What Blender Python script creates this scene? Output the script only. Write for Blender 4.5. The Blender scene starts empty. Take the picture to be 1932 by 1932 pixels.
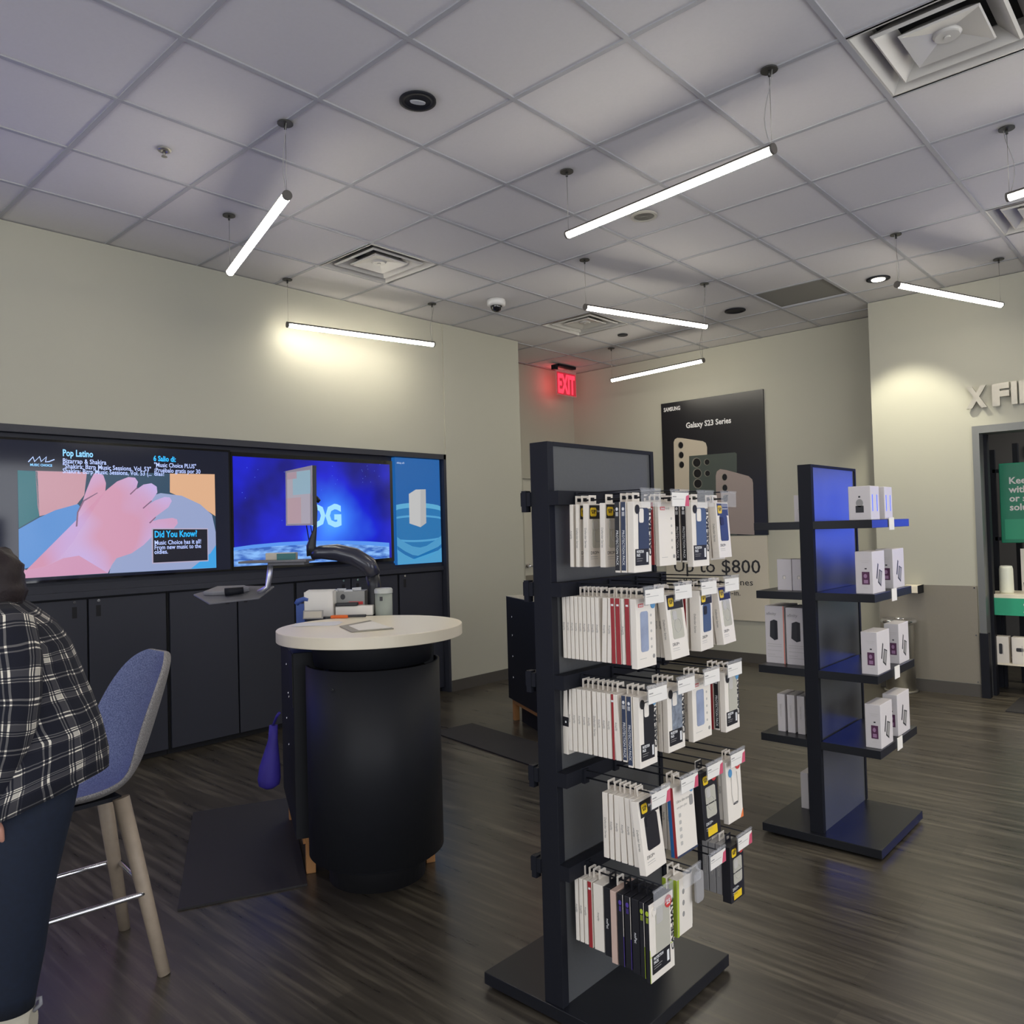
import bpy, bmesh, math, random
from mathutils import Vector, Matrix, Euler
from math import sin, cos, pi, radians
random.seed(7)
SC = bpy.context.scene
COL = SC.collection

# ------------------------------------------------------------------ camera
YAW, PITCH, ROLL, FPX = -0.7388, 0.0226, -0.0277, 1478.76
CAM = Vector((2.8945, -0.7665, 1.463))
CEIL = 3.382
FW = Vector((sin(YAW)*cos(PITCH), cos(YAW)*cos(PITCH), sin(PITCH)))
_r = Vector((cos(YAW), -sin(YAW), 0)); _u = _r.cross(FW)
RT = cos(ROLL)*_r + sin(ROLL)*_u
UP = -sin(ROLL)*_r + cos(ROLL)*_u
cd = bpy.data.cameras.new('camera'); cam = bpy.data.objects.new('camera', cd); COL.objects.link(cam)
cam.matrix_world = Matrix(((RT.x, UP.x, -FW.x, CAM.x), (RT.y, UP.y, -FW.y, CAM.y), (RT.z, UP.z, -FW.z, CAM.z), (0, 0, 0, 1)))
cd.sensor_fit = 'HORIZONTAL'; cd.sensor_width = 36.0; cd.lens = 36.0*FPX/1932.0; cd.clip_start = 0.02; cd.clip_end = 60
SC.camera = cam

# ------------------------------------------------------------------ world, exposure
W = bpy.data.worlds.new('world'); SC.world = W; W.use_nodes = True
W.node_tree.nodes['Background'].inputs[0].default_value = (0.02, 0.022, 0.03, 1)
W.node_tree.nodes['Background'].inputs[1].default_value = 1.0
SC.view_settings.view_transform = 'Standard'; SC.view_settings.look = 'None'
SC.view_settings.gamma = 1.0; SC.view_settings.use_curve_mapping = False
SC.view_settings.exposure = 0.0
TUBE = 42.0          # radiance of the pendant tubes

# added area lamps that lift the room, standing in for unseen window daylight
for nm, loc, rot, sx, sy, en in (('fill_light_front', (2.2, -4.52, 1.55), (radians(90), 0, 0), 6.4, 2.3, 95), ('fill_light_side', (6.12, .6, 1.55), (radians(90), 0, radians(90)), 6.5, 2.3, 125)):
    _l = bpy.data.lights.new(nm, 'AREA'); _l.shape = 'RECTANGLE'; _l.size = sx; _l.size_y = sy; _l.energy = en; _l.color = (.93, .95, 1.0)
    _o = bpy.data.objects.new(nm, _l); COL.objects.link(_o); _o.location = loc; _o.rotation_euler = rot

# survey helpers: a photo measurement turned into a place in the room
def ray(x, y): return FW + (x-966)/FPX*RT - (y-966)/FPX*UP
def on_x(x, y, X): d = ray(x, y); return CAM + d*((X-CAM.x)/d.x)
def on_y(x, y, Y): d = ray(x, y); return CAM + d*((Y-CAM.y)/d.y)
def on_z(x, y, Z): d = ray(x, y); return CAM + d*((Z-CAM.z)/d.z)
def at(x, y, d): return CAM + ray(x, y)*d

# ------------------------------------------------------------------ materials
MATS = {}
def mat(name, col, rough=0.6, metal=0.0, emit=None, estr=1.0, alpha=1.0, trans=0.0, noise=0.0, nscale=20.0, bump=0.0, coat=0.0, spec=0.5):
    if name in MATS: return MATS[name]
    m = bpy.data.materials.new(name); m.use_nodes = True; nt = m.node_tree; b = nt.nodes['Principled BSDF']
    b.inputs['Base Color'].default_value = (*col, 1); b.inputs['Roughness'].default_value = rough; b.inputs['Metallic'].default_value = metal
    b.inputs['Specular IOR Level'].default_value = spec
    if coat: b.inputs['Coat Weight'].default_value = coat
    if trans: b.inputs['Transmission Weight'].default_value = trans
    if alpha < 1: b.inputs['Alpha'].default_value = alpha
    if emit: b.inputs['Emission Color'].default_value = (*emit, 1); b.inputs['Emission Strength'].default_value = estr
    if noise or bump:
        tc = nt.nodes.new('ShaderNodeTexCoord'); n = nt.nodes.new('ShaderNodeTexNoise'); n.inputs['Scale'].default_value = nscale; n.inputs['Detail'].default_value = 4
        nt.links.new(tc.outputs['Object'], n.inputs['Vector'])
        if noise:
            mx = nt.nodes.new('ShaderNodeMix'); mx.data_type = 'RGBA'
            mx.inputs[6].default_value = (*[c*(1-noise) for c in col], 1); mx.inputs[7].default_value = (*[min(1, c*(1+noise)) for c in col], 1)
            nt.links.new(n.outputs['Fac'], mx.inputs[0]); nt.links.new(mx.outputs[2], b.inputs['Base Color'])
        if bump:
            bp = nt.nodes.new('ShaderNodeBump'); bp.inputs['Strength'].default_value = bump; bp.inputs['Distance'].default_value = 0.002
            nt.links.new(n.outputs['Fac'], bp.inputs['Height']); nt.links.new(bp.outputs[0], b.inputs['Normal'])
    MATS[name] = m; return m

def N(nt, t, **kw):
    n = nt.nodes.new(t)
    for k, v in kw.items(): setattr(n, k, v)
    return n
def math_n(nt, op, a, b=None, c=None):
    n = nt.nodes.new('ShaderNodeMath'); n.operation = op
    for i, v in enumerate((a, b, c)):
        if v is None: continue
        if isinstance(v, (int, float)): n.inputs[i].default_value = v
        else: nt.links.new(v, n.inputs[i])
    return n.outputs[0]

M_wall = mat('wall_paint', (0.45, 0.44, 0.365), 0.75, noise=0.02, nscale=1.5, bump=0.05)
M_tile = mat('ceiling_tile', (0.66, 0.64, 0.64), 0.9, noise=0.03, nscale=60, bump=0.15)
M_grid = mat('ceiling_grid', (0.40, 0.40, 0.42), 0.55)
M_base = mat('rubber_base', (0.075, 0.068, 0.06), 0.5)
M_black = mat('black_metal', (0.008, 0.009, 0.014), 0.6, noise=0.1, nscale=80, spec=0.25)
M_blacksh = mat('black_satin', (0.011, 0.012, 0.016), 0.33, spec=0.4)
M_cab = mat('charcoal_laminate', (0.024, 0.026, 0.038), 0.5, noise=0.08, nscale=90)
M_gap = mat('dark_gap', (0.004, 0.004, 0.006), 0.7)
M_gloss = mat('gloss_glass_black', (0.006, 0.006, 0.008), 0.06, coat=0.3)
M_panel = mat('grey_panel', (0.15, 0.155, 0.16), 0.28, metal=0.45, noise=0.06, nscale=120)
M_chrome = mat('chrome', (0.75, 0.76, 0.80), 0.12, metal=1.0)
M_steel = mat('brushed_steel', (0.42, 0.40, 0.35), 0.35, metal=0.9, noise=0.08, nscale=30)
M_wood = mat('orange_wood', (0.42, 0.20, 0.07), 0.5, noise=0.15, nscale=25)
M_wood2 = mat('pale_wood', (0.36, 0.29, 0.22), 0.55, noise=0.14, nscale=30)
M_white = mat('white_laminate', (0.87, 0.79, 0.63), 0.35)
M_card = mat('white_card', (0.82, 0.76, 0.68), 0.5)
M_card2 = mat('cool_white_card', (0.66, 0.62, 0.62), 0.5)
M_ink = mat('dark_ink', (0.03, 0.03, 0.035), 0.5)
M_grey = mat('grey_ink', (0.30, 0.29, 0.28), 0.5)
M_lgrey = mat('light_grey_ink', (0.5, 0.48, 0.45), 0.5)
M_red = mat('red_card', (0.34, 0.028, 0.035), 0.45)
M_redst = mat('red_sticker', (0.62, 0.05, 0.05), 0.45)
M_pinkst = mat('pink_tag', (0.62, 0.10, 0.17), 0.45)
M_yel = mat('yellow_badge', (0.85, 0.58, 0.02), 0.45)
M_navy = mat('navy_case', (0.035, 0.05, 0.10), 0.4)
M_bluec = mat('steel_blue_case', (0.07, 0.11, 0.22), 0.4)
M_blues = mat('blue_sticker', (0.10, 0.30, 0.55), 0.4)
M_clear = mat('clear_case', (0.52, 0.50, 0.43), 0.15, coat=0.4)
M_plas = mat('clear_plastic', (0.75, 0.76, 0.80), 0.08, alpha=0.16)
M_lime = mat('lime_card', (0.42, 0.55, 0.04), 0.45)
M_purple = mat('purple_ink', (0.09, 0.05, 0.35), 0.45)
M_pink = mat('pale_pink_card', (0.62, 0.45, 0.38), 0.5)
M_blk = mat('black_card', (0.015, 0.015, 0.02), 0.4)
M_gcard = mat('grey_card', (0.32, 0.31, 0.31), 0.5)
M_txtw = mat('white_ink', (0.8, 0.8, 0.8), 0.5)
M_green = mat('green_board', (0.012, 0.23, 0.13), 0.35, noise=0.1, nscale=3)
M_green2 = mat('light_green_board', (0.03, 0.36, 0.20), 0.35)
M_skin = mat('skin', (0.55, 0.27, 0.20), 0.5)
M_hair = mat('hair', (0.012, 0.005, 0.007), 0.6, noise=0.5, nscale=120, bump=0.6)
M_denim = mat('denim', (0.0045, 0.010, 0.026), 0.85, noise=0.35, nscale=60)
M_kick = mat('taupe_wall_panel', (0.26, 0.235, 0.19), 0.4, metal=0.2, noise=0.04, nscale=50)
M_tube = mat('tube_glow', (1, 1, 1), 0.4, emit=(1.0, 0.93, 0.78), estr=TUBE)
M_mat = mat('floor_mat', (0.019, 0.017, 0.018), 0.6, noise=0.1, nscale=60)
M_backroom = mat('backroom_wall', (0.10, 0.095, 0.10), 0.8)
M_door = mat('door_paint', (0.60, 0.58, 0.49), 0.6)
M_alu = mat('grey_door_frame', (0.20, 0.205, 0.20), 0.35, metal=0.5)
M_papr = mat('paper', (0.80, 0.77, 0.72), 0.7)

M_podb = mat('pod_black', (0.013, 0.014, 0.018), 0.55, spec=0.3)
def floor_mat():
    m = bpy.data.materials.new('vinyl_plank'); m.use_nodes = True; nt = m.node_tree; b = nt.nodes['Principled BSDF']; L = nt.links.new
    tc = N(nt, 'ShaderNodeTexCoord')
    br = N(nt, 'ShaderNodeTexBrick'); br.offset = 0.37; br.inputs['Scale'].default_value = 1.0
    br.inputs['Brick Width'].default_value = 1.22; br.inputs['Row Height'].default_value = 0.152; br.inputs['Mortar Size'].default_value = 0.0012
    br.inputs['Color1'].default_value = (0.30, 0.30, 0.30, 1); br.inputs['Color2'].default_value = (0.80, 0.80, 0.80, 1); br.inputs['Mortar'].default_value = (0.05, 0.05, 0.05, 1)
    L(tc.outputs['Object'], br.inputs['Vector'])
    mp = N(nt, 'ShaderNodeMapping'); mp.inputs['Scale'].default_value = (1.6, 26, 1); L(tc.outputs['Object'], mp.inputs['Vector'])
    n1 = N(nt, 'ShaderNodeTexNoise'); n1.inputs['Scale'].default_value = 1.0; n1.inputs['Detail'].default_value = 7; n1.inputs['Roughness'].default_value = 0.62; L(mp.outputs[0], n1.inputs['Vector'])
    v = math_n(nt, 'MULTIPLY_ADD', n1.outputs['Fac'], 0.95, math_n(nt, 'MULTIPLY', br.outputs['Color'], 0.17))
    cr = N(nt, 'ShaderNodeValToRGB'); L(v, cr.inputs[0]); e = cr.color_ramp.elements
    e[0].position = 0.30; e[0].color = (0.012, 0.010, 0.008, 1); e[1].position = 0.85; e[1].color = (0.15, 0.13, 0.095, 1)
    k = e.new(0.58); k.color = (0.052, 0.044, 0.033, 1)
    L(cr.outputs[0], b.inputs['Base Color'])
    ro = math_n(nt, 'MULTIPLY_ADD', n1.outputs['Fac'], 0.26, 0.18); L(ro, b.inputs['Roughness']); b.inputs['Specular IOR Level'].default_value = 0.85
    bp = N(nt, 'ShaderNodeBump'); bp.inputs['Strength'].default_value = 0.35; bp.inputs['Distance'].default_value = 0.0015; L(n1.outputs['Fac'], bp.inputs['Height']); L(bp.outputs[0], b.inputs['Normal'])
    return m
M_floor = floor_mat()

def fabric_mat(nm='heather_fabric', c0=(0.17, 0.16, 0.16), c1=(0.36, 0.34, 0.33)):
    m = bpy.data.materials.new(nm); m.use_nodes = True; nt = m.node_tree; b = nt.nodes['Principled BSDF']; L = nt.links.new
    tc = N(nt, 'ShaderNodeTexCoord'); n1 = N(nt, 'ShaderNodeTexNoise'); n1.inputs['Scale'].default_value = 260; L(tc.outputs['Object'], n1.inputs['Vector'])
    cr = N(nt, 'ShaderNodeValToRGB'); L(n1.outputs['Fac'], cr.inputs[0]); e = cr.color_ramp.elements
    e[0].position = .35; e[0].color = (*c0, 1); e[1].position = .65; e[1].color = (*c1, 1)
    L(cr.outputs[0], b.inputs['Base Color']); b.inputs['Roughness'].default_value = 0.95
    return m
M_fabric = fabric_mat()

def plaid_mat():
    m = bpy.data.materials.new('plaid_flannel'); m.use_nodes = True; nt = m.node_tree; b = nt.nodes['Principled BSDF']; L = nt.links.new
    tc = N(nt, 'ShaderNodeTexCoord'); sp = N(nt, 'ShaderNodeSeparateXYZ'); L(tc.outputs['UV'], sp.inputs[0])
    n1 = N(nt, 'ShaderNodeTexNoise'); n1.inputs['Scale'].default_value = 6; L(tc.outputs['UV'], n1.inputs['Vector'])
    def stripes(c):
        w = math_n(nt, 'MULTIPLY_ADD', n1.outputs['Fac'], 0.03, c)
        f = math_n(nt, 'FRACT', math_n(nt, 'DIVIDE', w, 0.125))
        def band(c0, hw, v):
            d = math_n(nt, 'ABSOLUTE', math_n(nt, 'SUBTRACT', f, c0)); return math_n(nt, 'MULTIPLY', math_n(nt, 'LESS_THAN', d, hw), v)
        s = band(0.10, 0.020, 0.85)
        for c0, hw, v in ((0.20, 0.014, 0.75), (0.50, 0.008, 0.30), (0.62, 0.055, 0.55), (0.72, 0.012, 0.8), (0.77, 0.012, 0.8), (0.55, 0.012, 0.8)):
            s = math_n(nt, 'MAXIMUM', s, band(c0, hw, v))
        return s
    a = stripes(sp.outputs[0]); c = stripes(sp.outputs[1])
    s = math_n(nt, 'MULTIPLY_ADD', math_n(nt, 'MULTIPLY', a, c), 0.6, math_n(nt, 'MULTIPLY', math_n(nt, 'ADD', a, c), 0.36))
    cr = N(nt, 'ShaderNodeValToRGB'); L(s, cr.inputs[0]); e = cr.color_ramp.elements
    e[0].position = 0.0; e[0].color = (0.004, 0.005, 0.013, 1); e[1].position = .8; e[1].color = (0.75, 0.70, 0.60, 1)
    k = e.new(0.33); k.color = (0.12, 0.115, 0.115, 1); k = e.new(0.16); k.color = (0.02, 0.02, 0.03, 1)
    L(cr.outputs[0], b.inputs['Base Color']); b.inputs['Roughness'].default_value = 0.95
    return m
M_plaid = plaid_mat()

# ------------------------------------------------------------------ mesh builder
class MB:
    def __init__(s): s.b = bmesh.new(); s.mi = 0; s.uv = None
    def _faces(s, fs, smooth=False):
        for f in fs: f.material_index = s.mi; f.smooth = smooth
    def box(s, x0, x1, y0, y1, z0, z1, M=None):
        v = [s.b.verts.new(p) for p in ((x0, y0, z0), (x1, y0, z0), (x1, y1, z0), (x0, y1, z0), (x0, y0, z1), (x1, y0, z1), (x1, y1, z1), (x0, y1, z1))]
        fs = [s.b.faces.new([v[i] for i in q]) for q in ((3, 2, 1, 0), (4, 5, 6, 7), (0, 1, 5, 4), (1, 2, 6, 5), (2, 3, 7, 6), (3, 0, 4, 7))]
        s._faces(fs)
        if M is not None: bmesh.ops.transform(s.b, matrix=M, verts=v)
        return s
    def prism(s, pts, d, M=None):
        """polygon in the local XY plane, extruded along +Z by d"""
        n = len(pts); a = [s.b.verts.new((p[0], p[1], 0)) for p in pts]; c = [s.b.verts.new((p[0], p[1], d)) for p in pts]
        fs = [s.b.faces.new(a[::-1]), s.b.faces.new(c)] + [s.b.faces.new((a[i], a[(i+1) % n], c[(i+1) % n], c[i])) for i in range(n)]
        s._faces(fs)
        if M is not None: bmesh.ops.transform(s.b, matrix=M, verts=a+c)
        return s
    def cyl(s, p0, p1, r0, r1=None, n=24, caps=True, smooth=True):
        p0, p1 = Vector(p0), Vector(p1); r1 = r0 if r1 is None else r1
        ax = (p1-p0).normalized(); t = Vector((0, 0, 1)) if abs(ax.z) < .9 else Vector((1, 0, 0)); u = ax.cross(t).normalized(); w = ax.cross(u)
        A = [s.b.verts.new(p0+r0*(cos(2*pi*i/n)*u+sin(2*pi*i/n)*w)) for i in range(n)]
        B = [s.b.verts.new(p1+r1*(cos(2*pi*i/n)*u+sin(2*pi*i/n)*w)) for i in range(n)]
        s._faces([s.b.faces.new((A[i], A[(i+1) % n], B[(i+1) % n], B[i])) for i in range(n)], smooth)
        if caps: s._faces([s.b.faces.new(A[::-1]), s.b.faces.new(B)])
        return s
    def tube(s, pts, r, n=10, caps=True):
        pts = [Vector(p) for p in pts]; rs = r if isinstance(r, (list, tuple)) else [r]*len(pts); prev = None; up = None
        for i, p in enumerate(pts):
            d = ((pts[min(i+1, len(pts)-1)]-p).normalized() + (p-pts[max(i-1, 0)]).normalized()).normalized()
            if up is None: t = Vector((0, 0, 1)) if abs(d.z) < .9 else Vector((1, 0, 0)); u = d.cross(t).normalized()
            else: u = (up - d*up.dot(d)).normalized()
            up = u; w = d.cross(u)
            R_ = [s.b.verts.new(p+rs[i]*(cos(2*pi*k/n)*u+sin(2*pi*k/n)*w)) for k in range(n)]
            if prev: s._faces([s.b.faces.new((prev[k], prev[(k+1) % n], R_[(k+1) % n], R_[k])) for k in range(n)], True)
            elif caps: s._faces([s.b.faces.new(R_[::-1])])
            prev = R_
        if caps: s._faces([s.b.faces.new(prev)])
        return s
    def lathe(s, prof, c=(0, 0, 0), n=48, a0=0, a1=2*pi, smooth=True, axis=None):
        full = abs(a1-a0-2*pi) < 1e-6; m = n if full else n+1; rows = []
        for (r, z) in prof:
            rows.append([s.b.verts.new((c[0]+r*cos(a0+(a1-a0)*i/n), c[1]+r*sin(a0+(a1-a0)*i/n), c[2]+z)) for i in range(m)])
        for j in range(len(prof)-1):
            for i in range(n if full else n):
                q = (rows[j][i], rows[j][(i+1) % m], rows[j+1][(i+1) % m], rows[j+1][i])
                try: s._faces([s.b.faces.new(q)], smooth)
                except ValueError: pass
        return s
    def loft(s, rings, n=28, cap0=False, cap1=False, uvs=1.0):
        """rings: (centre, u, v) vectors; lays UVs in metres"""
        uvl = s.b.loops.layers.uv.verify(); rows = []; ds = [0]
        for i in range(1, len(rings)): ds.append(ds[-1]+(Vector(rings[i][0])-Vector(rings[i-1][0])).length)
        R0 = sum(r[1].length+r[2].length for r in rings)/len(rings)*pi
        for c, u, v in rings: rows.append([s.b.verts.new(Vector(c)+u*cos(2*pi*k/n)+v*sin(2*pi*k/n)) for k in range(n)])
        for j in range(len(rings)-1):
            for k in range(n):
                f = s.b.faces.new((rows[j][k], rows[j][(k+1) % n], rows[j+1][(k+1) % n], rows[j+1][k])); f.smooth = True; f.material_index = s.mi
                for l, (a, d) in zip(f.loops, ((k, ds[j]), (k+1, ds[j]), (k+1, ds[j+1]), (k, ds[j+1]))): l[uvl].uv = (a/n*R0*uvs, d*uvs)
        if cap0: s._faces([s.b.faces.new(rows[0][::-1])])
        if cap1: s._faces([s.b.faces.new(rows[-1])])
        return s
    def build(s, name, mats, parent=None, bevel=0, origin=None, autosm=False):
        bmesh.ops.recalc_face_normals(s.b, faces=s.b.faces)
        me = bpy.data.meshes.new(name); s.b.to_mesh(me); s.b.free()
        for m in (mats if isinstance(mats, (list, tuple)) else [mats]): me.materials.append(m)
        o = bpy.data.objects.new(name, me); COL.objects.link(o)
        if origin is not None:
            me.transform(Matrix.Translation(-Vector(origin))); o.location = origin
        if parent is not None: o.parent = parent
        if bevel:
            md = o.modifiers.new('bevel', 'BEVEL'); md.width = bevel; md.segments = 2; md.limit_method = 'ANGLE'
        return o

def tag(o, label=None, cat=None, group=None, kind=None):
    if label: o['label'] = label
    if cat: o['category'] = cat
    if group: o['group'] = group
    if kind: o['kind'] = kind
    return o
def thing(name, label, cat, loc=(0, 0, 0), rot=(0, 0, 0), group=None):
    o = bpy.data.objects.new(name, None); COL.objects.link(o); o.location = loc; o.rotation_euler = rot
    return tag(o, label, cat, group)
def bx(name, m, x0, x1, y0, y1, z0, z1, parent=None, bevel=0, M=None):
    return MB().box(x0, x1, y0, y1, z0, z1, M).build(name, m, parent, bevel)
def struct(name, b, m, **k):
    o = b.build(name, m, **k); o['kind'] = 'structure'; return o

ROTX = (pi/2, 0, pi/2)      # writing on a face that looks along +x
ROTY = (pi/2, 0, 0)         # writing on a face that looks along -y
ROTSP = (0, 0, 0)
TXT = {}
def text(s, size, m, parent, loc, rot=ROTX, align='LEFT', bold=0.0, ext=0.0006, wid=None, name='lettering', mtx=None):
    key = (s, round(size, 4), align, bold, ext, m.name, wid)
    if key not in TXT:
        c = bpy.data.curves.new('t', 'FONT'); c.body = s; c.size = size; c.align_x = align; c.offset = bold; c.extrude = ext; c.resolution_u = 2
        o = bpy.data.objects.new('t', c); COL.objects.link(o); bpy.context.view_layer.update()
        me = bpy.data.meshes.new_from_object(o.evaluated_get(bpy.context.evaluated_depsgraph_get()))
        bpy.data.objects.remove(o); me.materials.clear(); me.materials.append(m)
        if wid:
            w = max(v.co.x for v in me.vertices)-min(v.co.x for v in me.vertices); me.transform(Matrix.Diagonal((wid/w, 1, 1, 1)))
        TXT[key] = me
    o = bpy.data.objects.new(name, TXT[key]); COL.objects.link(o); o.parent = parent
    if mtx is not None: o.matrix_local = mtx
    else: o.location = loc; o.rotation_euler = rot
    return o
def M3(X, Y, Z, loc): return Matrix(((X[0], Y[0], Z[0], loc[0]), (X[1], Y[1], Z[1], loc[1]), (X[2], Y[2], Z[2], loc[2]), (0, 0, 0, 1)))
def rrect(w, h, r, n=5, cx=0, cy=0):
    p = []
    for (sx, sy, a) in ((1, 1, 0), (-1, 1, pi/2), (-1, -1, pi), (1, -1, 3*pi/2)):
        for i in range(n+1):
            t = a+pi/2*i/n; p.append((cx+sx*(w/2-r)+r*cos(t), cy+sy*(h/2-r)+r*sin(t)))
    return p
def ellip(rx, ry, cx=0, cy=0, n=20): return [(cx+rx*cos(2*pi*i/n), cy+ry*sin(2*pi*i/n)) for i in range(n)]

# ================================================================== SETTING
S_ = 0.6096
XL, YB, YR = -2.40, 7.00, 6.50        # left wall, back wall, right wall planes
XE, YE = 6.2, -4.6                    # far ends of the room behind the camera
struct('floor', MB().box(-3.3, XE, YE, 9.2, -0.06, 0), M_floor)

DIFF = [(4, 2), (8, 2), (4, -4), (8, -4), (0, -4), (-3, 1)]
cb = MB()
for u in range(-8, 12):
    for v in range(-11, 6):
        if (u, v) in DIFF: continue
        cb.mi = 2 if (u, v) == (9, -1) else 0
        x0, x1, y0, y1 = -(v+1)*S_, -v*S_, u*S_, (u+1)*S_
        x0, x1, y0, y1 = max(x0, -3.2), min(x1, XE+.1), max(y0, YE-.1), min(y1, YB+.1)
        if x1-x0 < .01 or y1-y0 < .01: continue
        z = CEIL+(0.006 if cb.mi == 0 else 0.02)
        cb.box(x0, x1, y0, y1, z, z+.015)
cb.mi = 1
for v in range(-10, 6): cb.box(-v*S_-.0115, -v*S_+.0115, YE, YB, CEIL-.001, CEIL+.012)
for u in range(-7, 12): cb.box(-3.1, XE, u*S_-.0115, u*S_+.0115, CEIL, CEIL+.0115)
cb.mi = 3; cb.box(-3.3, XE+.2, YE-.2, YB+.2, CEIL+.35, CEIL+.4)
struct('ceiling', cb, [M_tile, M_grid, mat('mesh_return_tile', (0.26, 0.25, 0.23), 0.8), M_black])

# left wall with the niche that takes the media wall
UY0, UY1, UZ = -1.90, 4.152, 2.17
wl = MB(); wl.box(XL-.15, XL, YE, UY0, 0, CEIL); wl.box(XL-.15, XL, UY0, UY1, UZ, CEIL); wl.box(XL-.15, XL+.014, UY1, 5.19, 0, CEIL)
wl.box(XL-.75, XL-.45, UY0, UY1+.1, 0, UZ); wl.box(XL-.45, XL, UY0-.1, UY0, 0, UZ)
struct('wall_left', wl, M_wall)
wa = MB(); wa.box(-3.25, XL-.15, 5.04, 5.19, 0, CEIL); wa.box(-3.25, -3.09, 5.19, 5.97, 0, CEIL); wa.box(-3.25, -3.09, 5.97, YB, 2.07, CEIL); wa.box(-3.25, -3.09, 6.90, YB, 0, 2.07)
struct('wall_alcove', wa, M_wall)
struct('wall_back', MB().box(-3.25, .61, YB, YB+.15, 0, CEIL), M_wall)
XD0, XD1, ZD = 1.385, 3.30, 2.20
wr = MB(); wr.box(.61, XD0, YR, YR+.15, 0, CEIL); wr.box(XD0, XD1, YR, YR+.15, ZD, CEIL); wr.box(XD1, XE, YR, YR+.15, 0, CEIL); wr.box(.61, .76, YR+.15, YB+.15, 0, CEIL)
struct('wall_right', wr, M_wall)
struct('wall_front', MB().box(XL, XE, YE-.15, YE, 0, .38).box(XL, XE, YE-.15, YE, 2.72, CEIL).box(XL, -1.02, YE-.15, YE, .38, 2.72).box(5.42, XE, YE-.15, YE, .38, 2.72), M_wall)
M_pane = mat('added_window_pane', (.7, .75, .8), .05, emit=(.8, .88, 1.0), estr=.5)
for nm, M_ in (('added_window_1', Matrix.Translation((2.2, YE-.05, 0))), ('added_window_2', Matrix.Translation((XE+.05, .6, 0)) @ Matrix.Rotation(pi/2, 4, 'Z'))):  # unseen windows added to go with the fill lamps; panes glow faintly
    _b = MB(); _b.box(-3.22, 3.22, -.01, .01, .38, 2.72, M_); _b.mi = 1
    for q in (-3.22, -1.1, 1.04, 3.16): _b.box(q, q+.06, -.05, .05, .38, 2.72, M_)
    for q in (.38, 2.66): _b.box(-3.22, 3.22, -.05, .05, q, q+.06, M_)
    struct(nm, _b, [M_pane, M_alu])
struct('wall_side', MB().box(XE, XE+.15, YE, YR+.15, 0, .38).box(XE, XE+.15, YE, YR+.15, 2.72, CEIL).box(XE, XE+.15, YE, -2.62, .38, 2.72).box(XE, XE+.15, 3.82, YR+.15, .38, 2.72), M_wall)
br = MB(); br.box(.76, 4.6, 8.6, 8.7, 0, 2.9); br.box(.66, .76, YR+.15, 8.6, 0, 2.9); br.box(4.5, 4.6, YR+.15, 8.6, 0, 2.9); br.box(.66, 4.6, YR+.15, 8.7, 2.9, 3.0)
struct('wall_backroom', br, M_backroom)
# rubber base
struct('baseboard_left', MB().box(XL+.014, XL+.024, UY1, 5.20, 0, .10), M_base)
struct('baseboard_back', MB().box(-3.09, .61, YB-.01, YB, 0, .10), M_base)
struct('baseboard_right', MB().box(.60, XD0, YR-.01, YR, 0, .10), M_base)
# taupe protective panel on the right wall with screws
kp = MB(); kp.box(.615, XD0-.012, YR-.008, YR, .105, .90); kp.mi = 1
for sx, sz in ((.80, .89), (XD0-.03, .885), (XD0-.03, .50), (XD0-.03, .12), (.82, .125)): kp.cyl((sx, YR-.012, sz), (sx, YR-.008, sz), .006, n=10)
struct('trim_1', kp, [M_kick, M_chrome])
# opening frame in the right wall
fr = MB(); fr.box(XD0-.0, XD0+.05, YR-.02, YR+.20, 0, ZD); fr.box(XD0+.05, XD1-.05, YR-.02, YR+.20, ZD-.06, ZD); fr.box(XD1-.05, XD1, YR-.02, YR+.2, 0, ZD)
fr.mi = 1; fr.box(XD0-.004, XD0+.058, YR-.024, YR+.05, 0, .52); fr.box(XD0+.05, XD0+.075, YR+.12, YR+.2, 0, ZD-.06)
struct('trim_2', fr, [M_alu, M_black])
# dark glazed door leaf folded back in the opening
dl = MB(); dl.box(1.52, 1.56, 7.3, 7.36, 0, 2.1)
dl.box(1.45, 3.2, 8.5, 8.56, 2.1, 2.2)
struct('trim_3', dl, M_black)
# alcove door
dd = thing('door_1', None, None); del_ = None
dd['kind'] = 'structure'
bx('door_leaf', M_door, -3.13, -3.105, 5.99, 6.88, .01, 2.05, dd)
db = MB(); db.box(-3.10, -3.07, 5.93, 5.985, 0, 2.07); db.box(-3.10, -3.06, 5.93, 6.94, 2.05, 2.115); db.box(-3.10, -3.07, 6.885, 6.94, 0, 2.07)
db.build('door_frame', M_wall, dd)
bx('kick_panel', M_kick, -3.105, -3.098, 5.995, 6.86, .12, .93, dd)
MB().cyl((-3.105, 6.03, 1.04), (-3.05, 6.03, 1.04), .025).cyl((-3.055, 6.03, 1.04), (-3.055, 6.15, 1.035), .01).build('door_handle', M_chrome, dd)

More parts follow.
